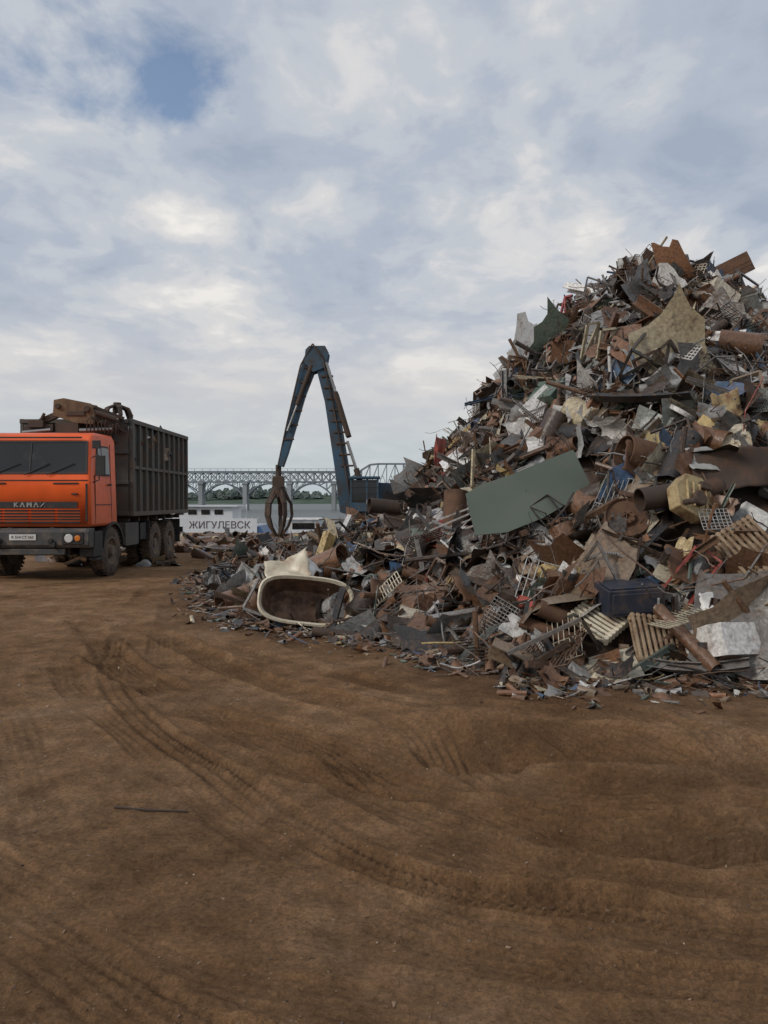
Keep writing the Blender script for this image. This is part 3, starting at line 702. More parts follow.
mb.obj('machine_casing',[M['ochre'],M['rustdark']],bevel=.018,X=Matrix.Translation(p)@Euler((-.4,.3,.35)).to_matrix().to_4x4())
for az,el,w_,l_,mt,rt,up,cu,off in [
 (.068,.046,.26,.75,'red',(.5,.3,-.35),(-.45,.1,.8),1.4,(0,-.1,.2)),
 (.235,.094,.22,.14,'red',(1,.1,.2),(0,.5,.8),.5,(0,-.25,.1)),
 (.058,.012,.9,.45,'rustdark',(1,.3,.75),(-.3,.5,.7),-.3,(0,0,.1)),
 (.30,.16,.14,.85,'grey',(.8,.1,.3),(-.4,.4,.85),.2,(0,-.3,.15)),
 (.29,.125,.45,.2,'grey',(1,.1,-.3),(0,.5,.8),.3,(0,-.2,.1)),
 (.44,.028,1.1,.45,'rustdark',(1,.1,.08),(0,.3,.9),-.4,(0,-.25,.1)),
 (.32,.03,.7,.4,'rust',(1,.1,-.3),(0,.4,.9),.9,(0,-.25,.1)),
 (.03,-.03,.9,.5,'rustdark',(1,.2,.15),(0,.7,.6),.4,(0,-.1,.1)),
 (.06,-.062,.6,.36,'green',(1,.2,-.25),(0,.6,.7),-.5,(0,-.15,.12)),
 (.125,-.115,.75,.45,'rust',(1,.2,.2),(0,.6,.6),.4,(0,-.15,.12)),
 (.38,-.1,.6,.4,'rust',(1,.1,-.2),(0,.6,.6),.5,(0,-.15,.12)),
 (.42,-.145,.5,.26,'white',(1,.2,-.15),(0,.7,.6),-.6,(0,-.16,.12)),
 (.46,-.15,.3,.26,'white',(1,.2,.35),(0,.7,.6),-.6,(0,-.12,.1)),
 (.445,-.19,.7,.4,'rust',(1,.1,.12),(0,.8,.5),.4,(0,-.1,.1)),
 (.405,.035,.6,.3,'grey',(1,.1,-.1),(0,.6,.8),-.5,(0,-.2,.12)),
 (.26,-.005,.4,.26,'ochre',(1,.1,.2),(0,.6,.8),.6,(0,-.2,.1)),
 (.42,.10,.35,.4,'ochre',(1,.2,.2),(-.2,.5,.8),.6,(0,-.2,.1)),
 (.46,.11,.45,.3,'cream',(1,.2,-.3),(-.2,.5,.8),.6,(0,-.2,.1)),
 (.22,.21,.6,.3,'grey',(1,.3,.7),(-.3,.5,.7),.5,(0,-.2,.1)),
 (.35,.22,.45,.3,'rust',(1,.1,.2),(0,.5,.8),.5,(0,-.1,.1)),
 (.30,.265,.6,.3,'white',(1,.2,.5),(-.2,.5,.8),.7,(0,-.1,.05)),
 (.275,.255,.4,.5,'grey',(1,.2,.5),(-.2,.5,.8),.7,(0,-.1,.05)),
 (.15,.02,.4,.3,'white',(1,.2,.4),(-.2,.5,.8),.7,(0,.3,.25)),
 (-.045,-.06,.7,.35,'rust',(1,.2,-.1),(0,.7,.6),.4,(0,-.1,.08)),
 (.01,-.12,.6,.4,'rust',(1,.2,-.1),(0,.7,.5),.4,(0,-.1,.08)),
 (.16,-.1,.4,.2,'white',(1,.2,-.3),(0,.7,.5),.6,(0,-.1,.1)),
 (.36,.17,.5,.22,'grey',(1,.1,.5),(-.2,.5,.8),.4,(0,-.2,.1)),
 (.25,.17,.35,.5,'grey',(1,.3,.5),(-.4,.5,.7),.4,(0,-.2,.1)),
 (-.2,-.075,.35,.3,'rust',(1,.2,.3),(0,.5,.8),.6,(0,-.1,.1))]:
    p,Y=on(az,el,off); loose_sheet('bent_metal_sheet',p,w_,l_,M[mt],rt,up,cu,random.Random(az).uniform(-.5,.5),.025)
def ibeam(p0,p1,w,mat):
    p0=Vector(p0);p1=Vector(p1); d=(p1-p0); s_=d.cross(Vector((0,1,0))).normalized()
    mb=MB(); mb.beam(p0,p1,w*.12,w*.8,0)
    for k_ in (-1,1): mb.beam(p0+s_*w*.5*k_,p1+s_*w*.5*k_,w*.12,w,0)
    return mb.obj('steel_beam',[M[mat]])
ibeam((5.68,13.9,5.42),(6.3,13.8,5.72),.17,'rust')
ibeam((5.75,14.0,5.42),(6.0,13.9,4.5),.13,'ochre')
ibeam((6.12,13.9,5.52),(5.9,13.9,4.5),.10,'ochre')
ibeam((6.5,14.0,4.2),(6.52,14.0,5.3),.07,'grey')
ibeam((6.1,14.1,5.0),(7.1,14.1,5.03),.08,'rustdark')
ibeam((2.4,13.6,3.4),(2.9,13.8,4.5),.05,'rustdark')
ibeam((2.2,13.6,3.3),(3.2,13.8,4.6),.04,'rust')
ibeam((4.4,14.0,5.5),(4.7,14.1,5.95),.12,'rustdark')
mb=MB(); mb.path([(5.0,14,5.2),(5.15,14,5.8),(5.4,14,5.75),(5.35,14.1,5.1)],.022,0,8); mb.obj('bent_pipe_frame',[M['rustdark']])
pipe(Vector((6.65,13.5,4.45)),(.5,-.7,.35),.2,.8,'crane')
mb=MB(); mb.path([(-1.40,4.135,gh(-1.39,4.13)+.008),(-1.22,4.12,gh(-1.22,4.12)+.012),(-1.02,4.125,gh(-1.03,4.12)+.008)],.006,0,7); mb.obj('iron_rod',[M['rustdark']])
PV=[];PF=[];PC=[];pn=0
for _ in range(3600):
    y=1.9+12*R.random()**1.7; x=R.uniform(-.62,.62)*y*1.1
    V_,F_=p_frag(U(.004,.018)*(1 if y<6 else 1.8)*(2 if R.random()<.04 else 1)); c=R.choice([(.22,.13,.07),(.15,.085,.05),(.28,.17,.10),(.36,.27,.19),(.08,.05,.04)])
    put(V_,F_,c,orient(x,y,.002,.4,Vector((0,0,1)),gh(x,y)))
me=bpy.data.meshes.new('gravel'); me.from_pydata(np.concatenate(PV).tolist(),[],PF)
a=me.attributes.new('col','FLOAT_COLOR','POINT'); a.data.foreach_set('color',np.concatenate(PC).astype(np.float32).ravel()); me.materials.append(scrapmat)
scene.collection.objects.link(bpy.data.objects.new('gravel',me))

# ------------------------------------------------------------------ truck
T=empty('scrap_truck',(-7.02,15.85,0),math.radians(0))
def tumble(mb,z0=1.9,k_=.045):
    mb.v=[(x*(1-k_*max(0,z-z0)),y,z) for x,y,z in mb.v]
mb=MB(); mb.prism([(.03,1.06),(0,1.12),(0,2.06),(.15,2.78),(.27,2.92),(.5,2.97),(1.42,2.98),(1.58,2.88),(1.58,1.06)],-1.22,1.22,0); tumble(mb)
mb.obj('cab_shell',[M['orange']],T,bevel=.07,seg=4)
def wsh(x,t,off):
    z=2.06+.72*t; y=.15*t; return (x*(1-.045*max(0,z-1.9)),y-.98*off,z+.2*off)
mb=MB()
def quadstrip(xa,xb,ta,tb,off,mat,th=.02):
    V=[wsh(xa,ta,off),wsh(xb,ta,off),wsh(xb,tb,off),wsh(xa,tb,off),wsh(xa,ta,off-th),wsh(xb,ta,off-th),wsh(xb,tb,off-th),wsh(xa,tb,off-th)]
    mb.add(V,[(0,1,2,3),(7,6,5,4),(0,4,5,1),(1,5,6,2),(2,6,7,3),(3,7,4,0)],mat)
quadstrip(-1.12,1.12,.13,.95,.008,0)
for a_ in [(-1.16,1.16,.08,.13),(-1.16,1.16,.95,.99),(-1.16,-1.12,.13,.95),(1.12,1.16,.13,.95),(-.012,.012,.13,.95)]: quadstrip(*a_,.022,1,.03)
mb.obj('windshield',[M['glass'],M['black']],T)
mb=MB()
for x0,x1 in ((-.75,-.2),(-.1,.4),(.35,.9)): mb.beam(wsh(x0,.04,.04),wsh(x1,.36,.045),.018,.018,0)
mb.box((0,.10,2.845),(2.0,.05,.03),0)
for sx in (-1,1):
    mb.path([(sx*1.2,.12,2.45),(sx*1.36,.02,2.5),(sx*1.38,.0,2.0),(sx*1.22,.1,1.95)],.014,0)
    mb.box((sx*1.40,.02,2.28),(.19,.05,.40),0); mb.box((sx*1.33,.0,2.7),(.16,.05,.16),0)
mb.obj('mirrors_and_wipers',[M['black']],T,bevel=.01)
mb=MB()
for sx in (-1,1):
    def sp(y,z,o_): return (sx*((1.22)*(1-.045*max(0,z-1.9))+o_),y,z)
    def panel(P,o_,mat):
        V=[sp(y,z,o_) for y,z in P]+[sp(y,z,o_-.03) for y,z in P]; n=len(P)
        mb.add(V,[tuple(range(n)),tuple(range(2*n-1,n-1,-1))]+[(i,(i+1)%n,(i+1)%n+n,i+n) for i in range(n)],mat)
    panel([(.30,2.10),(1.12,2.10),(1.12,2.72),(.42,2.72)],.006,1)
    panel([(.36,2.14),(.62,2.14),(.62,2.68),(.46,2.68)],.012,0); panel([(.66,2.14),(1.08,2.14),(1.08,2.68),(.66,2.68)],.012,0)
    for P in ([(.24,1.12),(.255,1.12),(.255,2.1),(.24,2.1)],[(1.2,1.12),(1.215,1.12),(1.215,2.78),(1.2,2.78)],[(.24,1.5),(1.2,1.5),(1.2,1.512),(.24,1.512)]): panel(P,.004,1)
    panel([(1.0,1.9),(1.14,1.9),(1.14,1.94),(1.0,1.94)],.03,1)
    ar=[(1.28+.66*math.cos(t),.52+.62*math.sin(t)) for t in np.linspace(.15,math.pi-.15,14)]
    ar2=[(1.28+.61*math.cos(t),.52+.57*math.sin(t)) for t in np.linspace(math.pi-.15,.15,14)]
    mb.prism(ar+ar2,sx*.82,sx*1.245,1)
    mb.box((sx*1.1,.32,.72),(.28,.5,.5),1); mb.box((sx*1.2,.35,.42),(.16,.42,.05),1)
mb.obj('doors_and_fenders',[M['glass'],M['black']],T)
mb=MB()
mb.box((0,-.006,1.50),(1.9,.02,.13),1)
for r_ in range(5):
    z=1.385-.058*r_
    for x0,x1 in ((-1.0,-.55),(-.5,-.03),(.03,.5),(.55,1.0)): mb.box(((x0+x1)/2,-.004,z),(x1-x0,.02,.030),1)
    mb.box((0,-.014,z+.029),(2.04,.025,.012),0)
for sx in (-1,1):
    mb.box((sx*1.13,-.006,1.55),(.035,.03,.75),1)
    mb.box((sx*.72,-.01,1.93),(.5,.02,.03),1); mb.box((sx*.9,-.02,1.72),(.12,.05,.03),1)
mb.box((0,-.004,1.99),(2.3,.016,.02),1)
mb.obj('grille',[M['orange'],M['black']],T,bevel=.004)
for dx_ in (-.003,0,.003): text('grille_lettering','K A M A Z',.135,(dx_,-.022-abs(dx_)*.3,1.50),(math.pi/2,0,0),M['white'],T,.004)
mb=MB()
mb.prism([(-.16,.66),(-.2,.72),(-.2,.98),(-.12,1.04),(.12,1.04),(.12,.66)],-1.24,1.24,0)
mb.box((0,-.1,.58),(1.5,.1,.12),0)
for sx in (-1,1):
    mb.box((sx*.93,-.205,.85),(.42,.03,.24),1); 
    mb.cyl((sx*.86,-.215,.85),(sx*.86,-.245,.85),.085,2,20); mb.cyl((sx*1.03,-.215,.85),(sx*1.03,-.24,.85),.06,3,16)
    mb.cyl((sx*.5,-.2,.80),(sx*.5,-.26,.80),.05,1,12); mb.box((sx*.55,-.21,.72),(.1,.08,.1),1)
mb.obj('bumper',[M['bumper'],M['black'],M['lamp'],M['amber']],T,bevel=.012)
mb=MB(); mb.box((-.05,-.212,.87),(.52,.012,.115),0); mb.obj('licence_plate',[M['white']],T)
text('plate_text','K 514 CT 163',.075,(-.05,-.222,.87),(math.pi/2,0,0),M['black'],T,.002)
mb=MB()
for sx in (-.42,.42): mb.box((sx,3.75,.93),(.09,7.4,.26),0)
mb.box((0,.6,.75),(1.6,1.2,.5),0)
for y in (1.28,4.5,5.85): mb.cyl((-.95,y,.52),(.95,y,.52),.09,0,12)
for y in (4.5,5.85): mb.cyl((0,y,.52),(0,y+.05,.52),.22,0,14)
for x in (-.95,.95): mb.box((x,2.65,.82),(.5,.95,.52),1)
mb.box((.98,3.55,.85),(.4,.45,.4),0)
for sx in (-1,1):
    mb.box((sx*1.0,6.75,.75),(.5,.02,.65),0); mb.box((sx*1.0,3.85,.85),(.5,.02,.5),0)
mb.box((0,7.45,.75),(2.3,.12,.15),0)
mb.obj('chassis',[M['black'],M['bumper']],T,bevel=.02)
def wheel(name,cx_,cy_,w_=.30,side=1,dual=False):
    mb=MB(); r=.53
    prof=[(-w_/2+.01,.30),(-w_/2,.40),(-w_/2+.02,.49),(-w_/2+.06,r),(w_/2-.06,r),(w_/2-.02,.49),(w_/2,.40),(w_/2-.01,.30)]
    mb.revolve(prof,40,0)
    nl=34
    for i in range(nl):
        a=2*math.pi*i/nl
        for sd in (-1,1):
            X=Matrix.Rotation(a+(.09 if sd>0 else 0),4,'X')@Matrix.Translation((sd*w_*.26,0,r+.004))@Matrix.Rotation(sd*.35,4,'Z')
            b0=MB(); b0.box((0,0,0),(w_*.4,.045,.03)); mb.add(b0.v,b0.f,0,X)
    s=side
    rim=[(s*(w_/2-.012),.30),(s*(w_/2-.01),.27),(s*(w_/2-.06),.25),(s*(w_/2-.10 if not dual else w_/2-.17),.18),(s*(w_/2-.04 if not dual else w_/2-.15),.12),(s*(w_/2+.03 if not dual else w_/2-.02),.11),(s*(w_/2+.035 if not dual else w_/2-.015),.001)]
    mb.revolve(rim,32,1); mb.revolve([(-s*(w_/2-.02),.30),(-s*(w_/2-.06),.001)],24,1)
    for i in range(10):
        a=i*math.pi/5; c_,s_=math.cos(a)*.165,math.sin(a)*.165; x=s*(w_/2-.09 if not dual else w_/2-.17); mb.cyl((x,c_,s_),(x+s*.05,c_,s_),.014,1,6)
    o=mb.obj(name,[M['tyre'],M['rim']],T); o.location=(cx_,cy_,.52); return o
for sx in (-1,1):
    w1=wheel('front_wheel',sx*1.05,1.28,.30,sx); w1.rotation_euler=(0,0,math.radians(-3))
    for y in (4.5,5.85):
        wheel('rear_wheel',sx*1.08,y,.29,sx,True); wheel('rear_wheel',sx*.74,y,.29,sx,True)
mb=MB(); z0,z1,y0,y1,hw=1.22,3.42,2.45,7.55,1.22
mb.box((0,(y0+y1)/2,z0+.05),(2*hw,y1-y0,.1),0)
for sx in (-1,1): mb.box((sx*(hw-.02),(y0+y1)/2,(z0+z1)/2+.06),(.035,y1-y0-.02,z1-z0-.1),0)
for y in (y0,y1): mb.box((0,y,(z0+z1)/2+.06),(2*hw-.08,.035,z1-z0-.1),0)
nr=10
for i in range(nr+1):
    y=y0+.05+(y1-y0-.1)*i/nr; w_=.11 if i in (0,nr) else .075
    for sx in (-1,1): mb.box((sx*(hw+.035),y,(z0+z1)/2),(.075,w_,z1-z0-.02),0,(R.uniform(-.012,.012),0,0))
for z in (z0+.06,z1-.02,2.35):
    for sx in (-1,1): mb.box((sx*(hw+.03),(y0+y1)/2,z),(.06 if z==2.35 else .10,y1-y0+.03,.10 if z!=2.35 else .07),0)
for z in (z0+.07,z1-.025,2.0,2.7):
    for y in (y0-.04,y1+.04): mb.box((0,y,z),(2*hw-.05,.06,.09),0)
for x in (-.8,-.4,0,.4,.8):
    for y in (y0-.045,y1+.045): mb.box((x,y,(z0+z1)/2),(.06,.07,z1-z0-.12),0)
mb.box((0,(y0+y1)/2,1.1),(.95,y1-y0-.2,.12),0)
for i in range(7): mb.box((0,y0+.3+.75*i,1.14),(2.2,.09,.10),0)
mb.obj('load_body',[M['body']],T,bevel=.008)
PV=[];PF=[];PC=[];pn=0
for _ in range(420):
    x=U(-1.05,1.05);y=U(2.6,7.4); X=orient(x,y,U(0,.2),.8,Vector((0,0,1)),2.95+.15*math.sin(y*2)+.15*math.cos(x*3)); k_=R.random()
    V_,F_=(p_sheet(U(.2,.6),U(.2,.6)) if k_<.5 else p_rod(U(.4,1.0),U(.01,.03),U(0,.6)) if k_<.75 else p_crumple(.4,.4,.3)); put(V_,F_,colour(0),X)
me=bpy.data.meshes.new('loaded_scrap'); me.from_pydata(np.concatenate(PV).tolist(),[],PF)
a=me.attributes.new('col','FLOAT_COLOR','POINT'); a.data.foreach_set('color',np.concatenate(PC).astype(np.float32).ravel()); me.materials.append(scrapmat)
o=bpy.data.objects.new('loaded_scrap',me); scene.collection.objects.link(o); o.parent=T
mb=MB()
mb.box((0,2.0,1.25),(1.5,.5,.5),1); mb.cyl((.0,2.0,1.4),(.0,2.0,3.2),.17,1,18); mb.box((.05,2.0,3.15),(.5,.5,.3),1)
arm=[(-.26,3.46),(.2,3.30),(.62,3.26),(.66,3.48),(.58,3.72),(-.02,3.84),(-.24,3.80)]
mb.prism(arm,1.76,1.80,0,'y'); mb.prism(arm,2.12,2.16,0,'y'); mb.prism([(a_*.94+.01,3.56+(b_-3.56)*.9) for a_,b_ in arm],1.80,2.12,0,'y')
mb.box((.25,1.745,3.5),(.4,.03,.10),1); mb.cyl((.5,1.70,3.60),(.5,2.2,3.60),.07,1,12); mb.cyl((-.14,1.70,3.66),(-.14,2.2,3.66),.06,1,12)
mb.beam((.5,2.0,3.45),(1.15,2.3,3.22),.18,.18,1); mb.beam((.6,1.9,3.66),(1.2,2.1,3.42),.07,.07,1)
mb.beam((-.25,2.0,3.50),(-.62,2.0,3.34),.12,.14,1); mb.beam((-.95,1.95,3.16),(-.3,1.95,3.2),.16,.16,1); mb.box((-.66,1.95,3.28),(.34,.3,.16),1); mb.cyl((-.62,1.9,3.3),(-.5,1.9,3.52),.035,1,8)
mb.cyl((.35,1.7,3.12),(1.05,1.8,3.16),.05,2,12); mb.cyl((.7,1.75,3.52),(1.1,1.85,3.38),.06,1,12); mb.cyl((-.9,1.7,3.08),(-.3,1.75,3.14),.04,2,12)
for i in range(9):
    x=.5+.08*i; mb.path([(x,1.7,3.05),(x+.05,1.62,3.34+.05*(i%3)-.02*i),(x+.12,1.70,3.44-.04*i+.03*(i%2)),(x+.2,1.8,3.1)],.014,1,6)
for i in range(6):
    a_=i*1.05; c_,s_=math.cos(a_),math.sin(a_); P=[(.88+c_*r__,2.6+s_*r__,z__) for r__,z__ in ((.05,3.78),(.26,3.70),(.34,3.52),(.24,3.3),(.06,3.16))]
    for j in range(4): mb.beam(P[j],P[j+1],.11-.018*j,.05,1)
mb.cyl((.88,2.6,3.6),(.88,2.6,3.84),.09,1,12)
mb.obj('loader_crane',[M['crane'],M['rustdark'],M['hyd']],T,bevel=.01)

# ------------------------------------------------------------------ excavator (material handler)
E=empty('excavator',(-1.2,33,0))
def W(px,h): return (px+1.2,h)
mb=MB()
bo=[(-1.15,.9),(-1.80,1.1),(-2.02,2.9),(-2.42,5.6),(-2.85,7.30),(-2.78,7.7),(-2.5,7.7),(-2.3,7.2),(-1.85,5.4),(-1.45,3.0)]
mb.prism([W(*p_) for p_ in bo],-.28,.28,0,'y')
st=[(-2.45,7.72),(-3.1,7.78),(-3.3,7.4),(-3.68,6.0),(-4.2,3.6),(-4.32,3.0),(-4.14,2.95),(-3.94,3.5),(-3.22,5.9),(-2.75,7.1),(-2.4,7.4)]
mb.prism([W(*p_) for p_ in st],-.2,.2,0,'y')
def plate(pts,y0_,y1_,mt=0): mb.prism([W(*p_) for p_ in pts],y0_,y1_,mt,'y')
tp=[(-3.2,7.72),(-3.05,7.88),(-2.4,7.88),(-2.25,7.6),(-2.35,7.0),(-2.9,6.8),(-3.25,7.2)]
plate(tp,-.36,-.3); plate(tp,.3,.36)
def hc(a_,b_,r_,y):
    A_=Vector((a_[0]+1.2,y,a_[1]));B_=Vector((b_[0]+1.2,y,b_[1])); M_=A_.lerp(B_,.6); mb.cyl(A_,M_,r_,1,12); mb.cyl(M_,B_,r_*.55,2,10)
hc((-1.45,4.2),(-2.35,7.2),.11,-.36); hc((-1.45,4.2),(-2.35,7.2),.11,.36); hc((-.6,1.2),(-1.5,4.0),.12,-.36); hc((-2.95,7.1),(-3.95,4.4),.09,-.3)
for i in range(9): t=i/9; mb.box((1.2-1.5-.92*t,-.31,3.0+4.1*t),(.5,.04,.08),1)
for i in range(6): t=i/6; mb.box((1.2-3.05-1.0*t,-.23,7.0-3.5*t),(.42,.04,.07),1)
mb.path([(1.2-1.35,-.33,1.5),(1.2-1.6,-.33,3.0),(1.2-2.1,-.33,5.6),(1.2-2.5,-.4,7.4),(1.2-2.9,-.4,7.95),(1.2-3.4,-.3,7.1),(1.2-4.0,-.25,4.6),(1.2-4.4,-.1,2.8)],.035,1,6)
mb.obj('boom_and_stick',[M['blue'],M['rustdark'],M['hyd']],E,bevel=.02)
mb=MB()
gx0=-4.35+1.2
mb.cyl((gx0,0,3.05),(gx0,0,2.5),.12,0,12); mb.box((gx0,0,2.35),(.45,.45,.45),0); mb.cyl((gx0,0,2.15),(gx0,0,1.7),.28,0,16)
for i in range(5):
    a_=i*2*math.pi/5+.3; c_,s_=math.cos(a_),math.sin(a_)
    P=[(gx0+c_*r_,s_*r_,z_) for r_,z_ in ((.25,1.85),(.52,1.45),(.56,.95),(.40,.5),(.12,.12))]
    for j in range(4): mb.beam(P[j],P[j+1],.22-.04*j,.10,0)
    mb.cyl((gx0+c_*.15,s_*.15,2.2),(gx0+c_*.48,s_*.48,1.5),.06,0,8)
mb.obj('grapple',[M['rustdark']],E,bevel=.01)
mb=MB()
mb.prism([(-.2,.95),(2.7,.95),(2.75,1.9),(2.5,2.25),(.95,2.3),(.9,1.4),(-.2,1.3)],-.9,1.2,0,'y')
mb.box((1.9,-.92,1.6),(1.2,.04,.7),1)
mb.cyl((.9,0,.7),(.9,0,.95),.7,1,24); mb.cyl((2.2,.6,2.2),(2.2,.6,2.7),.06,1,10)
for y in (-1.1,1.1):
    tr=[(-1.1,.3),(-.9,.65),(2.6,.65),(2.85,.35),(2.6,.05),(-.85,.05)]
    mb.prism(tr,y-.28,y+.28,1,'y')
    for i in range(6): mb.cyl((-.7+.6*i,y-.3,.28),(-.7+.6*i,y+.3,.28),.2,1,14)
mb.obj('chassis_and_tracks',[M['blue'],M['black']],E,bevel=.03)
mb=MB()
cab=(-.1,.95,-1.35,-.3,1.2,2.45)
x0,x1,y0_,y1_,za,zb=cab
for x in (x0,x1,(x0+x1)/2+.1):
    for y in (y0_,y1_): mb.box((x,y,(za+zb)/2),(.07,.07,zb-za),0)
mb.box(((x0+x1)/2,(y0_+y1_)/2,zb+.04),(x1-x0+.2,y1_-y0_+.2,.09),0); mb.box(((x0+x1)/2,(y0_+y1_)/2,za+.12),(x1-x0+.08,y1_-y0_+.06,.35),0)
mb.box(((x0+x1)/2,(y0_+y1_)/2,(za+zb)/2),(x1-x0-.03,y1_-y0_-.03,zb-za-.1),1)
for i in range(4): mb.box(((x0+x1)/2,y0_-.04,za+.4+.25*i),(x1-x0,.02,.02),2)
mb.obj('operator_cab',[M['blue'],M['glass'],M['black']],E,bevel=.01)

# ------------------------------------------------------------------ ship and barge
S=empty('passenger_ship',(-24.4,78,-4.2))
mb=MB()
mb.prism([(-16,0),(11,0),(13.3,2.4),(12.8,3.3),(-17,3.3)],-3,3,0,'y')
mb.box((-2,0,3.36),(29,6.2,.12),2)
mb.box((2,-3.05,3.4),(21,.08,1.35),2)
mb.box((-4,.3,4.55),(28,4.6,1.3),2); mb.box((-4,.3,5.22),(29,5.4,.12),2)
mb.box((-1,.5,5.6),(9,3,.65),2); mb.box((-1,.5,5.98),(10,3.6,.1),2)
for i in range(21): mb.box((-16.3+1.25*i,-2.03,4.65),(.8,.06,.45),1)
for i in range(6): mb.box((-4.5+1.3*i,-1.02,5.6),(.8,.06,.35),1)
mb.cyl((3,0,5.9),(3,0,8.0),.07,2,8); mb.cyl((11,0,3.4),(11,0,5.4),.06,2,8)
for i in range(4): mb.cyl((10.8+.6*i,-2.9,3.4),(10.8+.6*i,-2.9,4.2),.03,2,6)
mb.obj('hull_and_superstructure',[M['hullblue'],M['glass'],M['shipwhite']],S)
text('name_board_lettering','ЖИГУЛЕВСК',.92,(9.0,-3.1,3.42),(math.pi/2,0,0),M['text'],S,.02)
B_=empty('river_barge',(-3,66,-5))
mb=MB(); mb.prism([(-5.5,0),(12,0),(13,3.3),(-6.2,3.3)],-3,3,0,'y'); mb.box((2,0,3.6),(14,5,.7),0); mb.box((-3.5,0,4.2),(2.4,3,1.6),1); mb.box((-3.5,-1.52,4.5),(1.8,.05,.5),2); mb.box((-3.5,0,5.05),(2.8,3.4,.12),1)
for i in range(5): mb.cyl((-1+2*i,-2,3.9),(-1+2*i,-2,4.5),.05,1,6)
mb.obj('barge_hull',[M['hullblue'],M['white'],M['glass']],B_)
# ------------------------------------------------------------------ bridge
BR=empty('railway_bridge',(0,520,-5))
mb=MB(); sc=520/800
def bx(px): return (px-384)*sc
def bz(py): return CAMH+(500-py)*sc+5
top,bot=bz(472.5),bz(482)
for yy in (-4,4):
    mb.box((bx(100),yy,top),(bx(345)-bx(-150),.9,1.0),0); mb.box((bx(100),yy,bot),(bx(345)-bx(-150),.9,.9),0)
    k_=0; x=bx(-150)
    while x<bx(345):
        st_=8*sc
        mb.beam((x,yy,bot),(x,yy,top),.5,.5,0); mb.beam((x,yy,bot),(x+st_,yy,top),.4,.4,0); mb.beam((x,yy,top),(x+st_,yy,bot),.4,.4,0); x+=st_
mb.box((bx(100),0,top+.6),(bx(345)-bx(-150),9,.5),0)
x=bx(-150)
while x<bx(345): mb.box((x,-4.2,top+1.6),(.25,.25,1.6),0); x+=5
mb.box((bx(100),-4.2,top+2.3),(bx(345)-bx(-150),.2,.2),0)
span=44*sc
x=bx(-150)
while x<=bx(352):
    mb.box((x,0,(bot)/2-1),(2.6,10,bot+1),1); mb.box((x,0,bot-1),(3.6,11,1.2),1)
    for yy in (-4,4):
        prev=None
        for i in range(13):
            t=i/12; q_=(x+span*t,yy,bot-1.2-9*(2*t-1)**2); 
            if prev: mb.beam(prev,q_,.7,.7,0)
            if i%2==0 : mb.beam(q_,(q_[0],yy,bot),.4,.4,0)
            if i%2==0 and i<12: mb.beam(q_,(q_[0]+span/6,yy,bot),.35,.35,0)
            prev=q_
    x+=span
d0=bz(486)
x=bx(345)
for sp_ in range(4):
    L_=100*sc; n=12
    def topz(t): return d0+2+ (bz(464)-d0-2)*min(1,math.sin(math.pi*min(max(t,0),1))*1.35)
    for yy in (-4.5,4.5):
        for i in range(n):
            t0,t1=i/n,(i+1)/n
            mb.beam((x+L_*t0,yy,topz(t0)),(x+L_*t1,yy,topz(t1)),.8,.8,0); mb.beam((x+L_*t0,yy,d0),(x+L_*t0,yy,topz(t0)),.5,.5,0)
            a_,b__=((x+L_*t0,yy,d0),(x+L_*t1,yy,topz(t1))) if i<n/2 else ((x+L_*t0,yy,topz(t0)),(x+L_*t1,yy,d0))
            mb.beam(a_,b__,.4,.4,0)
            mb.beam((x+L_*(t0+t1)/2,yy,(d0+topz(t0))/2),(x+L_*t1,yy,d0),.3,.3,0)
    for i in range(n+1): mb.beam((x+L_*i/n,-4.5,topz(i/n)),(x+L_*i/n,4.5,topz(i/n)),.4,.4,0)
    mb.box((x+L_/2,0,d0),(L_,9.5,1.3),0); mb.box((x,0,d0/2-1),(4,11,d0+.6),1)
    x+=L_
mb.obj('truss_and_piers',[M['bridge'],M['concrete']],BR,smooth=False)

# ------------------------------------------------------------------ sky & sun
wd=bpy.data.worlds.new('World'); scene.world=wd; wd.use_nodes=True; nt=wd.node_tree; nt.nodes.clear(); L=nt.links
SE,SR=math.radians(32),math.radians(238)
sky=N(nt,'ShaderNodeTexSky',sky_type='NISHITA'); sky.sun_disc=False; sky.sun_elevation=SE; sky.sun_rotation=SR; sky.air_density=1.0; sky.dust_density=2.0
bg1=N(nt,'ShaderNodeBackground'); bg1.inputs[1].default_value=.15; L.new(sky.outputs[0],bg1.inputs[0])
tc=N(nt,'ShaderNodeTexCoord'); sp=N(nt,'ShaderNodeSeparateXYZ'); L.new(tc.outputs['Generated'],sp.inputs[0])
def mth(op,a,b_=None,c_=None):
    n=N(nt,'ShaderNodeMath',operation=op)
    for i,v in enumerate((a,b_,c_)):
        if v is None: continue
        if isinstance(v,(int,float)): n.inputs[i].default_value=v
        else: L.new(v,n.inputs[i])
    return n.outputs[0]
def mrange(v,a,b_,c_,d_):
    n=N(nt,'ShaderNodeMapRange'); n.interpolation_type='SMOOTHSTEP'
    for i,k_ in enumerate((a,b_,c_,d_)): n.inputs[i+1].default_value=k_
    L.new(v,n.inputs[0]); return n.outputs[0]
zz=mth('ADD',mth('MAXIMUM',sp.outputs[2],0.0),.16)
u=mth('DIVIDE',sp.outputs[0],zz); v=mth('DIVIDE',sp.outputs[1],zz)
cb=N(nt,'ShaderNodeCombineXYZ'); L.new(u,cb.inputs[0]); L.new(v,cb.inputs[1])
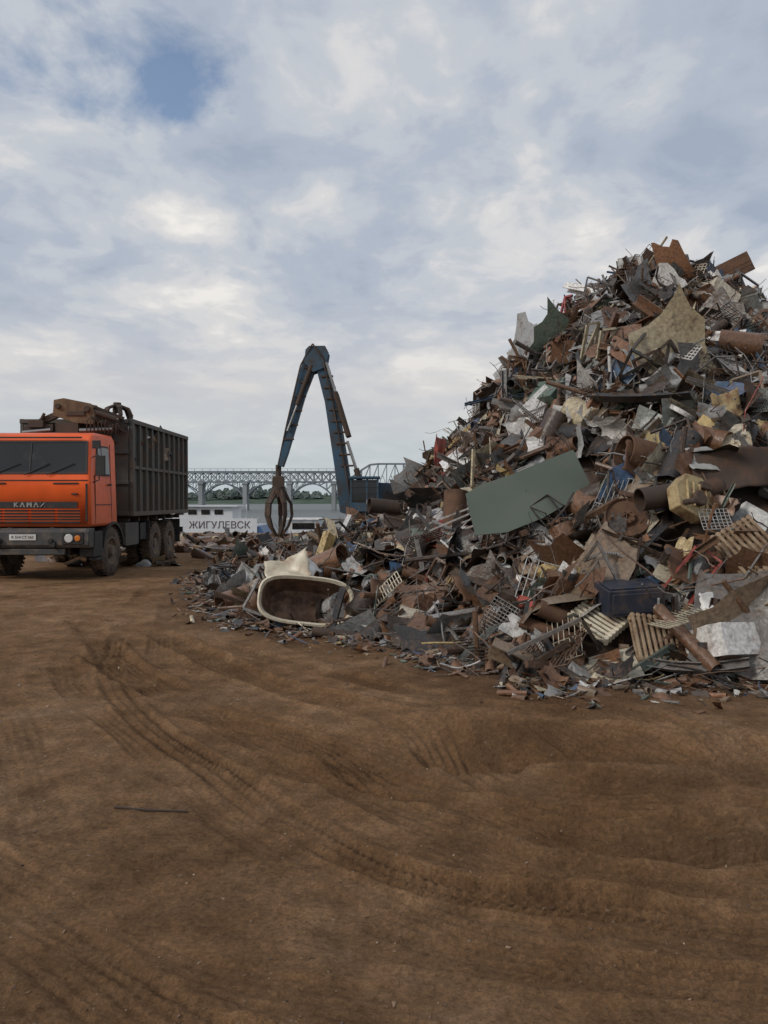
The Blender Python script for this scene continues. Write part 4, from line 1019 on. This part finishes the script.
def wn(scale,detail,rough,off,rot=0,sc=(1,1,1),dist=0):
    mp=N(nt,'ShaderNodeMapping'); mp.inputs['Location'].default_value=off; mp.inputs['Rotation'].default_value=(0,0,rot); mp.inputs['Scale'].default_value=sc
    L.new(cb.outputs[0],mp.inputs[0]); n=N(nt,'ShaderNodeTexNoise'); n.inputs['Scale'].default_value=scale; n.inputs['Detail'].default_value=detail; n.inputs['Roughness'].default_value=rough; n.inputs['Distortion'].default_value=dist
    L.new(mp.outputs[0],n.inputs[0]); return n.outputs['Fac']
nA=wn(3.4,8,.6,(3.1,1.7,0),.5,(1,.8,1),.25)
nB=wn(1.9,8,.5,(8.3,4.2,2.0),.4,(1,.75,1),.4)
nC=wn(5.0,8,.58,(1.3,9.2,5.0),.2,(1,.8,1),.3)
br=mth('ADD',mth('MULTIPLY',nB,.64),mth('MULTIPLY',nC,.36))
br=mth('SUBTRACT',br,mrange(sp.outputs[2],.30,.52,0,.035))
cr=ramp(nt,[(.36,(.36,.42,.52)),(.44,(.44,.49,.58)),(.50,(.54,.575,.63)),(.56,(.68,.68,.69)),(.63,(.88,.85,.81))]); L.new(br,cr.inputs[0])
cr.color_ramp.interpolation='EASE'
hz=mrange(sp.outputs[2],.30,.04,0,.86)
hc_=ramp(nt,[(0.0,(.49,.55,.57)),(.06,(.54,.59,.61)),(.14,(.68,.66,.645)),(.22,(.64,.645,.655)),(.30,(.57,.60,.63))]); L.new(sp.outputs[2],hc_.inputs[0])
cc=mixc(nt,hz,cr.outputs[0],hc_.outputs[0])
bg2=N(nt,'ShaderNodeBackground'); L.new(cc,bg2.inputs[0]); bg2.inputs[1].default_value=1.0
gap=mth('MULTIPLY',mrange(sp.outputs[2],.33,.46,0,1),mrange(sp.outputs[0],-.02,-.24,0,1))
gap2=mth('MULTIPLY',mrange(sp.outputs[2],.42,.52,0,.35),mrange(sp.outputs[0],.22,.38,0,1))
cvr=mth('SUBTRACT',mth('ADD',nA,.22),mth('MULTIPLY',mth('MAXIMUM',gap,gap2),.30))
cov=ramp(nt,[(.34,0.1),(.50,1.0)]); L.new(cvr,cov.inputs[0])
cv=mth('MAXIMUM',cov.outputs[0],hz)
ms=N(nt,'ShaderNodeMixShader'); L.new(cv,ms.inputs[0]); L.new(bg1.outputs[0],ms.inputs[1]); L.new(bg2.outputs[0],ms.inputs[2])
wo=N(nt,'ShaderNodeOutputWorld'); L.new(ms.outputs[0],wo.inputs[0])
sd=bpy.data.lights.new('sun','SUN'); sd.energy=1.45; sd.angle=math.radians(11); sd.color=(1,.93,.83)
so=bpy.data.objects.new('sun',sd); scene.collection.objects.link(so)
dirv=Vector((math.sin(SR)*math.cos(SE),math.cos(SR)*math.cos(SE),math.sin(SE)))
so.rotation_euler=dirv.to_track_quat('Z','Y').to_euler()
# ------------------------------------------------------------------ camera
cd=bpy.data.cameras.new('camera'); cam=bpy.data.objects.new('camera',cd); scene.collection.objects.link(cam)
cam.location=(0,0,CAMH); cam.rotation_euler=(math.radians(90-.86),0,0)
cd.sensor_fit='VERTICAL'; cd.sensor_height=24; cd.lens=18.75; cd.clip_start=.05; cd.clip_end=12000
scene.camera=cam
